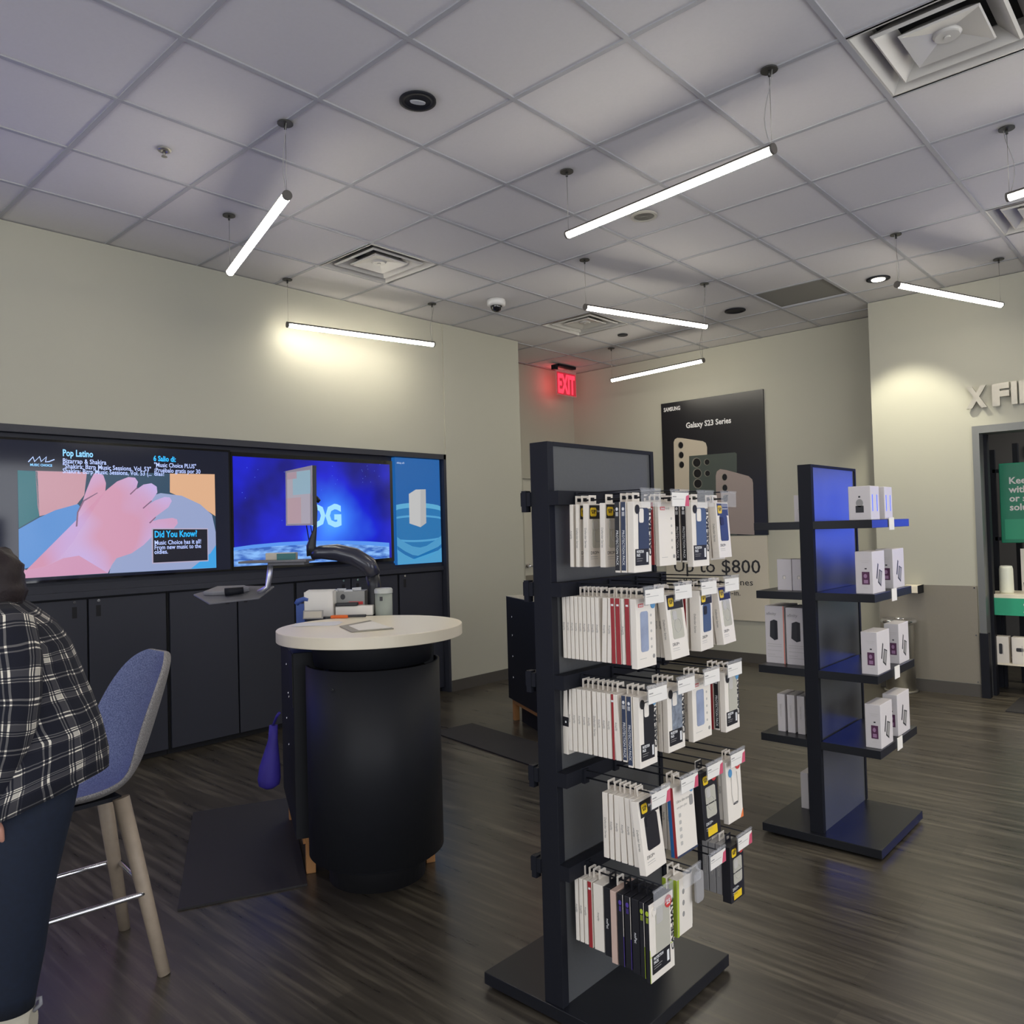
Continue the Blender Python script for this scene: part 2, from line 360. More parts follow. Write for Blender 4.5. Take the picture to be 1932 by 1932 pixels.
# ================================================================== CEILING FIXTURES
def pendant(a, b, label, dropa=0, dropb=0, cb_=None):
    ax, ay = a; bx_, by = b; z = 3.04
    t = thing('pendant_light', label, 'pendant light', ((ax+bx_)/2, (ay+by)/2, z), group='linear pendant lights')
    ang = math.atan2(by-ay, bx_-ax); t.rotation_euler[2] = ang; L = math.hypot(bx_-ax, by-ay)
    h = L/2+.012; r = .021; n = 20
    d = MB(); vs = []
    pr = [(r*cos(pi*1.14+pi*1.72*i/n - pi*0.0), r*sin(pi*1.14+pi*1.72*i/n)) for i in range(n+1)]
    pr = [(r*cos(radians(168)+radians(204)*i/n), r*sin(radians(168)+radians(204)*i/n)) for i in range(n+1)]
    M = M3((0, 1, 0), (0, 0, 1), (1, 0, 0), (-h+.012, 0, 0))
    d.prism(pr, 2*h-.024, M).build('light_tube', M_tube, t)
    pr = [((r+.0015)*cos(radians(13)+radians(154)*i/8), (r+.0015)*sin(radians(13)+radians(154)*i/8)) for i in range(9)]
    hb = MB().prism(pr, 2*h-.024, M); hb.cyl((-h, 0, 0), (-h+.012, 0, 0), r+.002); hb.cyl((h-.012, 0, 0), (h, 0, 0), r+.002)
    hb.build('housing', mat('bronze_housing', (0.10, 0.09, 0.08), .5), t)
    for s in (-1, 1):
        MB().cyl((s*L/2, 0, CEIL-z-.006), (s*L/2, 0, CEIL-z), .036, n=28).cyl((s*L/2, 0, CEIL-z-.03), (s*L/2, 0, CEIL-z-.006), .006, n=10).build('canopy', mat('bronze_canopy', (0.035, 0.034, 0.03), .45), t)
        MB().cyl((s*L/2, 0, .02), (s*L/2, 0, CEIL-z-.02), .0012, n=6).build('suspension_wire', M_steel, t)
    pts = []
    for i in range(9):
        f = i/8; pts.append((-L/2+.02*sin(f*pi*1.5)+.006, .008*sin(f*pi), .02+f*(CEIL-z-.025)))
    MB().tube(pts, .0018, 6).build('power_cord', mat('grey_cord', (.35, .34, .32), .5), t)
    return t
pendant((-.273, 1.22), (-1.431, 1.552), 'linear pendant light nearest the left wall screens, slanting steeply in the photo')
pendant((1.53, 2.426), (.339, 2.551), 'longest looking linear pendant light, hanging above the accessory rack')
pendant((-1.98, 3.657), (-2.234, 2.439), 'linear pendant light hanging close to the left wall above the blue screen')
pendant((-.115, 4.889), (-.438, 3.738), 'linear pendant light by the far square vent, above the lowest pendant in view')
p5a, p5b = on_z(1155, 717, 3.04), on_z(1326, 680, 3.04)
pendant((p5b.x, p5b.y), (p5a.x, p5a.y), 'farthest linear pendant light, in front of the back wall beside the exit sign')
pendant((1.315, 4.886), (1.705, 6.013), 'linear pendant light beside the lit downlight near the right wall')
p7 = on_z(1900, 372, 3.04); p7b = on_z(2120, 300, 3.04); d7 = (p7b-p7).normalized()*1.2
pendant((2.158, 3.756), (2.158+d7.x, 3.756+d7.y), 'linear pendant light cut off by the right edge of the photo')
for a, b in (((.9, -1.6), (2.1, -1.8)), ((-1.5, -.9), (-1.2, -2.1)), ((3.6, 1.2), (4.8, 1.0)), ((4.4, 3.2), (4.1, 4.4)), ((3.4, -3.0), (4.6, -3.2)), ((4.9, -1.2), (5.1, -.1))):  # assumed pendants out of view, added to light the room
    pendant(a, b, 'assumed linear pendant light of the row behind the camera')

def diffuser(u, v, label):
    cx, cy = -(v+.5)*S_, (u+.5)*S_
    t = thing('air_diffuser', label, 'ceiling vent', (cx, cy, CEIL), group='square ceiling air vents')
    mw = mat('vent_white', (0.58, 0.56, 0.52), .35)
    def ring(mb, a0, z0, a1, z1):
        A = [mb.b.verts.new((sx*a0, sy*a0, z0)) for sx, sy in ((-1, -1), (1, -1), (1, 1), (-1, 1))]
        B = [mb.b.verts.new((sx*a1, sy*a1, z1)) for sx, sy in ((-1, -1), (1, -1), (1, 1), (-1, 1))]
        mb._faces([mb.b.faces.new((A[i], A[(i+1) % 4], B[(i+1) % 4], B[i])) for i in range(4)])
    m = MB(); ring(m, .304, .0, .285, .0); ring(m, .285, .0, .235, .07); ring(m, .235, .07, .235, .12); m.build('frame', mw, t)
    m = MB(); ring(m, .235, .10, .15, .14); m.b.faces.new([m.b.verts.new((sx*.23, sy*.23, .13)) for sx, sy in ((-1, -1), (1, -1), (1, 1), (-1, 1))]); m.build('duct', mat('duct_dark', (.02, .02, .02), .8), t)
    m = MB(); ring(m, .226, .012, .215, .002); ring(m, .215, .002, .15, .06); ring(m, .226, .012, .16, .07); m.build('outer_louvre', mw, t)
    m = MB(); ring(m, .145, .012, .14, .004); ring(m, .14, .004, .02, .03); ring(m, .145, .012, .09, .055); m.cyl((0, 0, .012), (0, 0, .03), .045, .06, n=28); m.cyl((0, 0, .006), (0, 0, .012), .012, n=12)
    m.build('centre_plate', mw, t)
    return t
diffuser(4, 2, 'square ceiling air vent above the media wall, nearest the left wall screens')
diffuser(8, 2, 'square ceiling air vent nearest the exit sign')
diffuser(4, -4, 'large looking square ceiling air vent in the top right corner')
diffuser(8, -4, 'square ceiling air vent half cut off by the right edge')
diffuser(0, -4, 'square ceiling air vent of the row behind the camera')
diffuser(-3, 1, 'square ceiling air vent of the row behind the camera')

def downlight(x, y, lit, label, r=.082):
    t = thing('downlight', label, 'downlight', (x, y, CEIL), group='round recessed ceiling fixtures')
    MB().lathe([(r, .001), (r, -.006), (r*.72, -.007), (r*.72, -.001), (r*.66, .0)], n=36).lathe([(r*.72, -.004), (.001, -.003)], n=36).build('trim_ring', M_black if lit != 2 else mat('speaker_tan', (.30, .28, .23), .6), t)
    return t
t = downlight(.302, 1.532, 0, 'unlit black round downlight nearest the camera')
_l = MB().cyl((0, 0, -.0045), (0, 0, -.010), .036, .034, n=24).build('lamp', mat('lamp_glass', (.40, .40, .42), .3), t); _l.scale = (1, .45, 1); _l.rotation_euler = (0, 0, radians(62))
t = downlight(.91, 5.825, 1, 'lit round downlight between the pendants near the right wall', .088)
MB().cyl((0, 0, -.005), (0, 0, -.011), .052, .05, n=24).build('lamp', mat('downlight_glow', (1, 1, 1), .4, emit=(1, .93, .8), estr=6), t)
ld = bpy.data.lights.new('downlight_beam', 'SPOT'); ld.energy = 110; ld.color = (1, .95, .76); ld.spot_size = radians(72); ld.spot_blend = .5; ld.shadow_soft_size = .04
lo = bpy.data.objects.new('downlight_beam', ld); COL.objects.link(lo); lo.parent = t; lo.location = (0, 0, -.03); lo.rotation_euler = Euler((radians(16), 0, 0))
t = downlight(-.313, 5.816, 0, 'empty black round ceiling opening near the back wall', .092)
t = downlight(-1.509, 5.788, 0, 'small dark round ceiling fixture near the exit sign', .05)
for _x, _y in ((2.75, 5.3), (3.1, 3.3), (3.9, 4.4)):  # assumed downlights out of view, added to brighten the right floor and wall
    t = downlight(_x, _y, 1, 'assumed lit round downlight beyond the right edge of the photo', .088)
    MB().cyl((0, 0, -.005), (0, 0, -.011), .052, .05, n=24).build('lamp', mat('downlight_glow', (1, 1, 1), .4), t)
    ld = bpy.data.lights.new('downlight_beam', 'SPOT'); ld.energy = 120; ld.color = (1, .93, .76); ld.spot_size = radians(95); ld.spot_blend = .8; ld.shadow_soft_size = .05
    lo = bpy.data.objects.new('downlight_beam', ld); COL.objects.link(lo); lo.parent = t; lo.location = (0, 0, -.03)
# speaker grille
t = thing('ceiling_speaker', 'round beige ceiling speaker grille behind the long pendant light', 'speaker', (.298, 3.372, CEIL))
MB().lathe([(.082, .001), (.082, -.008), (.066, -.010), (.062, -.002)], n=36).build('rim', mat('speaker_rim', (.42, .40, .34), .5), t)
g = MB(); g.lathe([(.062, -.003), (.001, -.004)], n=32)
for k in range(5): g.lathe([(.012+.01*k, -.0045), (.016+.01*k, -.007), (.018+.01*k, -.0045)], n=32)
g.build('grille', mat('speaker_tan2', (.20, .19, .16), .6), t)
# sprinkler
t = thing('sprinkler', 'small metal fire sprinkler in a ceiling tile at the upper left', 'sprinkler', (-.911, .939, CEIL))
MB().lathe([(.033, 0), (.030, -.006), (.018, -.008), (.012, -.002)], n=28).build('escutcheon', M_steel, t)
MB().cyl((0, 0, -.03), (0, 0, 0), .006, n=10).cyl((0, 0, -.034), (0, 0, -.031), .014, n=16).cyl((.009, 0, -.032), (.004, 0, -.01), .002, n=6).cyl((-.009, 0, -.032), (-.004, 0, -.01), .002, n=6).build('head', M_steel, t)
# dome camera
t = thing('security_camera', 'white dome security camera on the ceiling near the left wall', 'camera', (-1.543, 3.981, CEIL))
MB().lathe([(.001, 0), (.075, 0), (.078, -.02), (.076, -.045), (.052, -.052), (.001, -.052)], n=36).build('housing', mat('cam_white', (.75, .74, .72), .4), t)
MB().lathe([(.050, -.048), (.049, -.064), (.038, -.086), (.02, -.098), (.001, -.102)], n=32).build('dome', M_gloss, t)
# exit sign
ex = thing('exit_sign', 'red illuminated EXIT sign hanging in the far left corner', 'sign', (-2.81, 6.507, CEIL))
MB().box(-.03, .03, -.16, .16, -.03, 0).box(-.04, .02, -.22, -.17, -.07, -.015).build('canopy', M_black, ex)
MB().box(-.004, .004, -.19, .19, -.36, -.06).build('clear_panel', mat('exit_acrylic', (.7, .45, .45), .1, alpha=.35, emit=(1, .05, .08), estr=.12), ex)
e1 = text('EXIT', .30, mat('exit_red', (.8, .05, .08), .4, emit=(1, .035, .075), estr=1.5), ex, (.006, -.165, -.325), ROTX, bold=.012, wid=.32)
bx('panel_glow', mat('exit_red_glow', (.5, .05, .08), .4, emit=(1, .02, .05), estr=.33), .0035, .0052, -.175, .18, -.35, -.09, ex)
ld = bpy.data.lights.new('exit_glow', 'POINT'); ld.energy = 1.5; ld.color = (1, .12, .13); ld.shadow_soft_size = .12
lo = bpy.data.objects.new('exit_glow', ld); COL.objects.link(lo); lo.parent = ex; lo.location = (-.10, .0, -.2)

# ================================================================== MEDIA WALL
XF = XL            # frame face
XP = XL-.035       # recessed faces
fm = MB()
fm.box(XL-.45, XF+.012, UY1-.028, UY1, 0, UZ); fm.box(XL-.45, XF+.012, UY0, UY1, UZ-.045, UZ); fm.box(XL-.45, XF+.012, UY0, UY0+.028, 0, UZ)
fm.box(XL-.45, XP-.03, UY0+.028, UY1-.028, 1.15, UZ-.045)
fm.build('screen_surround', M_cab); tag(bpy.data.objects['screen_surround'], 'black surround framing the screens along the left wall', 'wall unit')
fm = MB(); fm.box(XL-.45, XP+.012, UY0+.028, UY1-.028, 1.112, 1.15); fm.box(XL-.45, XP-.015, UY0+.028, UY1-.028, 1.15, 1.20)
tag(fm.build('counter', M_cab), 'narrow dark ledge running under the three screens', 'counter')

def emis(name, col, s=1.0, rough=.22):
    return mat(name, (0.004, 0.004, 0.005), rough, emit=col, estr=s)
def flat(name, pts, X, m, parent, d=.0004):
    """a flat shape on the screen plane, pts as (y,z) pairs"""
    b = MB(); n = len(pts); vs = [b.b.verts.new((X, p[0], p[1])) for p in pts]; b.b.faces.new(vs)
    bmesh.ops.triangulate(b.b, faces=b.b.faces[:])
    return b.build(name, m, parent)
def px(pts, X): return [(on_x(a, c, X).y, on_x(a, c, X).z) for a, c in pts]
def crop3(pts): return [(a*.24845, 780+b*.24845) for a, b in pts]

XS = XL-.018
tv = thing('television', 'large left wall screen showing a music channel with a hand picture', 'television', (XS, 1.29, 1.21), group='wall televisions')
def tvpart(o): 
    o.parent = tv; o.matrix_parent_inverse = Matrix.Translation(-Vector(tv.location)); return o
tvpart(bx('casing', M_gloss, XS-.06, XS-.001, .545, 2.055, 1.222, 2.095))
tvpart(bx('screen', emis('screen_black', (.010, .012, .025), 1, .08), XS-.001, XS, .56, 2.04, 1.235, 2.08))
T1 = XS+.0006
def tvf(name, pts, m, k=0): return tvpart(flat(name, px(crop3(pts), T1+k*.0004), T1+k*.0004, m, None))
pic = [(133, 432), (1630, 462), (1643, 1172), (145, 1255)]
tvf('picture_background', pic, emis('scr_dkteal', (.03, .07, .12)), 0)
tvf('picture_shape', [(133, 432), (285, 440), (300, 780), (143, 870)], emis('scr_teal', (.035, .16, .19)), 1)
tvf('picture_shape', [(270, 436), (660, 447), (640, 620), (560, 720), (300, 780), (285, 700)], emis('scr_rose', (.55, .30, .36)), 1)
tvf('picture_shape', [(1290, 456), (1630, 462), (1636, 780), (1500, 690), (1290, 600)], emis('scr_orange', (.72, .42, .25)), 1)
tvf('picture_shape', [(141, 880), (300, 790), (420, 735), (590, 688), (700, 800), (560, 1000), (440, 1112), (145, 1190)], emis('scr_blue', (.10, .27, .62)), 2)
tvf('picture_shape', [(1100, 640), (1220, 605), (1380, 625), (1520, 690), (1610, 770), (1638, 900), (1643, 1172), (830, 1214), (870, 1000), (1000, 800)], emis('scr_greyblue', (.30, .36, .58)), 2)
tvf('picture_shape', [(1450, 1180), (1530, 1140), (1600, 1060), (1640, 1000), (1643, 1172)], emis('scr_cyan', (.05, .35, .75)), 3)
hand = [(190, 1252), (820, 1213), (850, 1150), (885, 1100), (1000, 1062), (1090, 1000), (1150, 940), (1200, 880), (1320, 872), (1350, 835), (1345, 805), (1310, 793), (1200, 806), (1132, 830), (1180, 785), (1280, 712), (1305, 665), (1290, 638), (1250, 634), (1180, 660), (1083, 718), (1150, 665), (1195, 600), (1190, 556), (1150, 530), (1090, 540), (1040, 575), (985, 612), (1035, 570), (1048, 520), (1025, 488), (975, 483), (890, 516), (820, 572), (800, 590), (805, 530), (785, 470), (760, 456), (715, 455), (690, 500), (650, 600), (620, 690), (585, 750), (575, 850), (600, 900), (560, 970), (440, 1110), (340, 1160), (200, 1190), (150, 1170), (150, 1240)]
_mh = emis('scr_skin', (.56, .36, .56)); _nt = _mh.node_tree; _tc = N(_nt, 'ShaderNodeTexCoord'); _nn = N(_nt, 'ShaderNodeTexNoise'); _nn.inputs['Scale'].default_value = 2.6; _nn.inputs['Detail'].default_value = 1
_cr = N(_nt, 'ShaderNodeValToRGB'); _cr.color_ramp.elements[0].position = .36; _cr.color_ramp.elements[0].color = (.62, .31, .44, 1); _cr.color_ramp.elements[1].position = .62; _cr.color_ramp.elements[1].color = (.55, .42, .74, 1)
_nt.links.new(_tc.outputs['Object'], _nn.inputs[0]); _nt.links.new(_nn.outputs['Fac'], _cr.inputs[0]); _nt.links.new(_cr.outputs[0], _nt.nodes['Principled BSDF'].inputs['Emission Color'])
tvf('picture_hand', hand, _mh, 4)
tvf('picture_shape', [(190, 1252), (820, 1213), (600, 1080), (480, 1100), (340, 1165), (200, 1195)], emis('scr_skin2', (.60, .30, .46)), 5)
for i, ln in enumerate([[(575, 860), (585, 750), (630, 660), (740, 600), (742, 606), (640, 668), (596, 752), (588, 858)], [(985, 612), (1040, 560), (1046, 566), (992, 618)], [(1083, 718), (1150, 660), (1154, 667), (1090, 724)], [(1132, 830), (1180, 785), (1184, 791), (1140, 836)]]):
    tvf('picture_shape', ln, emis('scr_line', (.22, .12, .20)), 6)
tvf('caption_box', [(1150, 872), (1580, 872), (1583, 1122), (1155, 1142)], emis('scr_boxedge', (.45, .40, .55)), 7)
tvf('caption_box', [(1162, 880), (1574, 880), (1577, 1114), (1164, 1134)], emis('scr_box', (.012, .012, .02)), 8)
def tvt(s, x, y, x2, col, k=9, sz=None, bold=.0006):
    p, q = px(crop3([(x, y), (x2, y)]), T1+k*.0004)
    m = emis('scr_t_%g' % col[0], col, 1.2); w = q[0]-p[0]
    return tvpart(text(s, sz or .03, m, None, (T1+k*.0004, p[0], p[1]), ROTX, wid=w, bold=bold, ext=.0001))
CY, WH = (.02, .45, .95), (.45, .55, .95)
tvt('Pop Latino', 475, 322, 705, (.25, .6, 1.0), sz=.058, bold=.0015)
tvt('Bizarrap & Shakira', 475, 376, 805, WH, sz=.042)
tvt('"Shakira: Bzrp Music Sessions, Vol. 53"', 475, 416, 1145, WH, sz=.042)
tvt('Shakira: Bzrp Music Sessions, Vol. 53 (...', 475, 452, 1150, WH, sz=.042)
tvt('6 Salio di:', 1165, 360, 1335, CY, sz=.05, bold=.0015)
tvt('"Music Choice PLUS"', 1170, 405, 1488, WH, sz=.042)
tvt('¡Pruébalo gratis por 30', 1170, 445, 1520, WH, sz=.042)
tvt('días!', 1170, 472, 1245, WH, sz=.038)
tvt('Did You Know?', 1172, 942, 1495, CY, sz=.062, bold=.0015)
tvt('Music Choice has it all!', 1172, 998, 1525, WH, sz=.042)
tvt('From new music to the', 1172, 1034, 1525, WH, sz=.042)
tvt('oldies.', 1172, 1068, 1275, WH, sz=.042)
tvt('MUSIC CHOICE', 228, 398, 395, (.25, .6, 1.0), sz=.02)
lg = MB(); zig = px(crop3([(215, 368), (250, 330), (262, 366), (300, 328), (312, 366), (352, 330), (345, 368), (372, 366), (412, 350)]), T1)
lg.tube([(T1+.001, a, b) for a, b in zig], .0035, 6); tvpart(lg.build('channel_logo', emis('scr_t_logo', (.45, .6, 1.0), 1.2)))

# second screen
tv2 = thing('television', 'middle wall screen glowing blue with an OG logo over a planet', 'television', (XS, 2.79, 1.21), group='wall televisions')
def tag2(o): o.parent = tv2; o.matrix_parent_inverse = Matrix.Translation(-Vector(tv2.location)); return o
tag2(bx('casing', M_gloss, XS-.06, XS-.001, 2.058, 3.545, 1.222, 2.085))
def space_mat():
    m = bpy.data.materials.new('space_picture'); m.use_nodes = True; nt = m.node_tree; b = nt.nodes['Principled BSDF']; L = nt.links.new
    b.inputs['Base Color'].default_value = (.004, .004, .006, 1); b.inputs['Roughness'].default_value = .1
    tc = N(nt, 'ShaderNodeTexCoord'); sp = N(nt, 'ShaderNodeSeparateXYZ'); L(tc.outputs['Object'], sp.inputs[0])
    dy = math_n(nt, 'SUBTRACT', sp.outputs[1], 2.93); dz = math_n(nt, 'SUBTRACT', sp.outputs[2], 1.58)
    d = math_n(nt, 'SQRT', math_n(nt, 'ADD', math_n(nt, 'MULTIPLY', dy, dy), math_n(nt, 'MULTIPLY', dz, dz)))
    g = math_n(nt, 'POWER', math_n(nt, 'MAXIMUM', math_n(nt, 'SUBTRACT', 1.0, math_n(nt, 'DIVIDE', d, .55)), 0), 2.6)
    n1 = N(nt, 'ShaderNodeTexNoise'); n1.inputs['Scale'].default_value = 3; L(tc.outputs['Object'], n1.inputs['Vector'])
    v = math_n(nt, 'ADD', g, math_n(nt, 'MULTIPLY', n1.outputs['Fac'], .50))
    cr = N(nt, 'ShaderNodeValToRGB'); L(v, cr.inputs[0]); e = cr.color_ramp.elements
    e[0].position = .15; e[0].color = (.006, .006, .18, 1); e[1].position = 1.1 if False else 1.0; e[1].color = (.06, .28, 1.0, 1)
    k = e.new(.35); k.color = (.010, .014, .55, 1)
    L(cr.outputs[0], b.inputs['Emission Color']); b.inputs['Emission Strength'].default_value = 1.15
    return m
tag2(bx('screen', space_mat(), XS-.001, XS, 2.072, 3.515, 1.252, 2.053))
T2 = XS+.0006
def crop4(pts): return [(400+a*.2588, 800+b*.2588) for a, b in pts]
hz = [(158, 900), (300, 880), (500, 862), (700, 852), (950, 850), (1150, 856), (1292, 866), (1294, 975), (1150, 988), (160, 1040)]
tag2(flat('planet', px(crop4(hz), T2), T2, emis('planet_blue', (.10, .30, .85)), None))
hz2 = [(158, 925), (300, 905), (500, 888), (700, 878), (950, 876), (1150, 884), (1292, 895), (1294, 975), (160, 1040)]
def cloud():
    m = mat('planet_cloud', (.004, .004, .006), .2, emit=(.2, .4, .8), estr=1.0); nt = m.node_tree; b = nt.nodes['Principled BSDF']
    tc = N(nt, 'ShaderNodeTexCoord'); mp = N(nt, 'ShaderNodeMapping'); mp.inputs['Scale'].default_value = (1, 6, 22); nt.links.new(tc.outputs['Object'], mp.inputs[0])
    n = N(nt, 'ShaderNodeTexNoise'); n.inputs['Scale'].default_value = 1.6; n.inputs['Detail'].default_value = 6; nt.links.new(mp.outputs[0], n.inputs[0])
    cr = N(nt, 'ShaderNodeValToRGB'); nt.links.new(n.outputs['Fac'], cr.inputs[0]); e = cr.color_ramp.elements
    e[0].position = .38; e[0].color = (.04, .13, .5, 1); e[1].position = .62; e[1].color = (.25, .5, .95, 1)
    nt.links.new(cr.outputs[0], b.inputs['Emission Color']); return m
tag2(flat('planet_clouds', px(crop4(hz2), T2+.0006), T2+.0006, cloud(), None))
p = on_x(*crop4([(690, 745)])[0], T2+.001); q = on_x(*crop4([(945, 745)])[0], T2+.001)
tag2(text('OG', .24, emis('og_glow', (.30, .62, 1.0), 1.2), None, (T2+.001, p.y, p.z), ROTX, wid=q.y-p.y, bold=.011, ext=.0002))
for i in range(26):
    a = random.uniform(180, 1250); b_ = random.uniform(270, 800) if i < 14 else random.uniform(300, 440)
    if i >= 14: a = random.uniform(850, 1270)
    y, z = px(crop4([(a, b_)]), T2)[0]; r = .003
    tag2(flat('star', [(y-r, z), (y, z-r), (y+r, z), (y, z+r)], T2+.0003, emis('star_glow', (.15, .3, .9), 1.0), None))
assumed_tv = thing('television', 'assumed blue wall screen beyond the left edge of the photo', 'television', (XS, -.23, 1.21), group='wall televisions')  # assumed unseen television, added for the blue light on the stool
for _n, _m, _a in (('casing', M_gloss, (XS-.06, XS-.001, -.98, .52, 1.222, 2.095)), ('screen', emis('assumed_blue_screen', (.03, .06, 1.0), 2.8, .2), (XS-.001, XS, -.965, .505, 1.235, 2.08))):
    _o = bx(_n, _m, *_a); _o.parent = assumed_tv; _o.matrix_parent_inverse = Matrix.Translation(-Vector(assumed_tv.location))
# tall blue panel
bp = thing('tall_display', 'tall narrow blue panel picturing a white tower device over ripples', 'display', (XS, 3.83, 1.18))
def tag3(o): o.parent = bp; o.matrix_parent_inverse = Matrix.Translation(-Vector(bp.location)); return o
tag3(bx('panel', emis('blue_panel', (.012, .11, .36), 1.0, .3), XS-.05, XS, 3.575, 4.095, 1.185, 2.12))
T3 = XS+.0006
cyp, czp = px(crop4([(1500, 745)]), T3)[0]
for i, (ry, rz, col) in enumerate([(.30, .19, (.10, .38, .62)), (.27, .155, (.02, .17, .42)), (.258, .10, (.08, .33, .60)), (.24, .085, (.02, .16, .40))][:4]):
    pts = [(min(max(cyp+ry*2.0*cos(t), 3.577), 4.093), max(czp-.02+rz*1.2*sin(t), 1.187)) for t in [2*pi*k/60 for k in range(60)]]
    tag3(flat('ripple', pts, T3+.0003*(i+1), emis('ripple_%d' % i, col), None))
for i, (dz, col) in enumerate([(.0, (.07, .30, .55)), (.085, (.015, .15, .40)), (.12, (.07, .32, .58)), (.20, (.02, .17, .42)), (.235, (.05, .27, .52))]):
    pts = []
    for k in range(13):
        f = k/12; pts.append((3.577+f*.516, czp-.09-dz*.9-.10*sin(f*pi)))
    pts += [(4.093, 1.187), (3.577, 1.187)]
    if min(p_[1] for p_ in pts[:13]) > 1.19: tag3(flat('ripple', pts, T3+.0003*(i+6), emis('ripple2_%d' % i, col), None))
dev = px(crop4([(1435, 510), (1485, 478), (1558, 476), (1562, 722), (1520, 752), (1440, 725)]), T3+.004)
tag3(flat('tower_picture', dev, T3+.004, emis('tower_white', (.50, .50, .50)), None))
dev = px(crop4([(1520, 480), (1558, 476), (1562, 722), (1520, 752)]), T3+.0044)
tag3(flat('tower_picture', dev, T3+.0044, emis('tower_grey', (.42, .42, .43)), None))
y_, z_ = px(crop4([(1345, 288)]), T3)[0]; tag3(text('xfinity xFi', .022, emis('panel_text', (.5, .6, .8)), None, (T3+.002, y_, z_), ROTX))

# cabinets under the ledge
doors = [(-1.40, -.90), (-.895, -.405), (-.40, .09), (.095, .585), (.59, 1.086), (1.092, 1.585), (1.607, 2.100), (2.106, 2.574), (2.594, 3.105), (3.111, 3.598), (3.616, 4.120)]
CW = [(-1.41, -.40, 0, 1), (-.40, .588, 2, 3), (.588, 1.596, 4, 5), (1.596, 2.584, 6, 7), (2.584, 3.607, 8, 9), (3.607, 4.124, 10, 10)]
places = ['far out of frame to the left', 'left edge cabinet hidden behind the person', 'behind the person and the stool', 'below the gap between the left and middle screens', 'behind the round table, below the middle screen', 'single, below the tall blue panel']
XC = XP-.01
for (y0, y1, a, b), pl in zip(CW, places):
    if y1 < .5: continue
    t = thing('cabinet', 'dark low storage cabinet '+pl, 'cabinet', (XC-.2, (y0+y1)/2, 0), group='storage cabinets under the screens')
    L = Vector((XC-.2, (y0+y1)/2, 0))
    def loc(o): o.parent = t; o.matrix_parent_inverse = Matrix.Translation(-L); return o
    m = MB(); m.box(XC-.40, XC-.022, y0+.001, y1-.001, .045, 1.111); loc(m.build('body', M_gap)); loc(bx('toe_kick', M_gap, XC-.36, XC-.05, y0+.002, y1-.002, 0, .045))
    for k in range(a, b+1):
        d0, d1 = doors[k]; d = loc(bx('door', M_cab, XC-.02, XC, d0+.003, d1-.003, .045, 1.098, None, .002))
        hy = d1-.075 if k == a and a != b else d0+.06
        h = MB().box(XC-.001, XC+.001, hy-.014, hy+.014, .985, 1.055).build('handle', M_gap); h.parent = d
        lk = MB().cyl((XC, hy, 1.085-.0), (XC+.006, hy, 1.085), .009, n=14).build('lock', M_chrome); lk.parent = d

# ================================================================== XFINITY LETTERS, POSTER, RIGHT OPENING
xl = thing('wall_letters', 'raised brushed metal letters on the right wall above the opening', 'sign', (1.376, YR-.03, 2.355))
xx = 0
for ch, w in zip('XFINITY', (.148, .118, .040, .14, .040, .13, .14)):
    text(ch, .225, M_steel, xl, (xx, 0, 0), ROTY, ext=.012, bold=.013, wid=w, name='letter'); xx += w+.014
M_steelL = M_steel

po = thing('poster', 'tall black phone poster on the back wall with three phones pictured', 'poster', (-1.21, YB-.021, 1.337))
bx('board', mat('poster_black', (.010, .010, .014), .3), -.61, .607, 0, .02, 0, 1.51, po)
def pf(name, pts, k, m, parent=po):
    Y = YB-.0205-.0008*k; ps = [on_y(a, b, Y) for a, b in pts]
    b = MB(); vs = [b.b.verts.new((p.x+1.21, Y-(YB-.02), max(p.z-1.337, .002))) for p in ps]; b.b.faces.new(vs); bmesh.ops.triangulate(b.b, faces=b.b.faces[:])
    return b.build(name, m, parent)
def pw(pts): return [(1220+a*.2692, 720+b*.2692) for a, b in pts]
pf('phone_picture', pw([(190, 425), (198, 405), (215, 394), (250, 396), (395, 418), (415, 430), (424, 460), (424, 900), (200, 900)]), 1, mat('phone_cream', (.52, .46, .36), .4))
pf('phone_picture', pw([(298, 522), (620, 496), (632, 505), (634, 1080), (300, 1080)]), 2, mat('phone_green', (.065, .08, .07), .35))
pf('phone_picture', pw([(485, 660), (492, 630), (515, 613), (560, 620), (715, 662), (740, 685), (746, 710), (756, 1075), (490, 1062)]), 3, mat('phone_mauve', (.33, .27, .25), .4))
M_lens = mat('lens_black', (.01, .01, .012), .2)
def lens(cx, cy, rx, ry, k):
    pf('lens_picture', pw([(cx+rx*1.2*cos(t)-2, cy+ry*1.15*sin(t)) for t in [2*pi*i/20 for i in range(20)]]), k, mat('lens_ring', (.25, .23, .19), .4))
    pf('lens_picture', pw([(cx+rx*cos(t), cy+ry*sin(t)) for t in [2*pi*i/20 for i in range(20)]]), k+.4, M_lens)
for cx, cy in ((240, 446), (243, 515), (246, 583)): lens(cx, cy, 16, 22, 1.4)
for cx, cy, s in ((352, 568, 26), (357, 643, 26), (360, 715, 26), (424, 564, 17), (427, 643, 17)): lens(cx, cy, s, s*1.15, 2.4)
for cx, cy in ((547, 670), (549, 745), (553, 818)): lens(cx, cy, 17, 23, 3.4)
text('SAMSUNG', .062, M_txtw, po, (-.575, -.002, 1.415), ROTY, wid=.21, bold=.002)
text('Galaxy S23 Series', .085, M_txtw, po, (-.30, -.002, 1.20), ROTY, wid=.54, bold=.002)
lp = thing('poster', 'cream offer sign below the black phone poster, with bold figures', 'poster', (-1.21, YB-.02, .44))
bx('board', mat('sign_cream', (.60, .55, .45), .5), -.61, .595, 0, .02, 0, .89, lp)
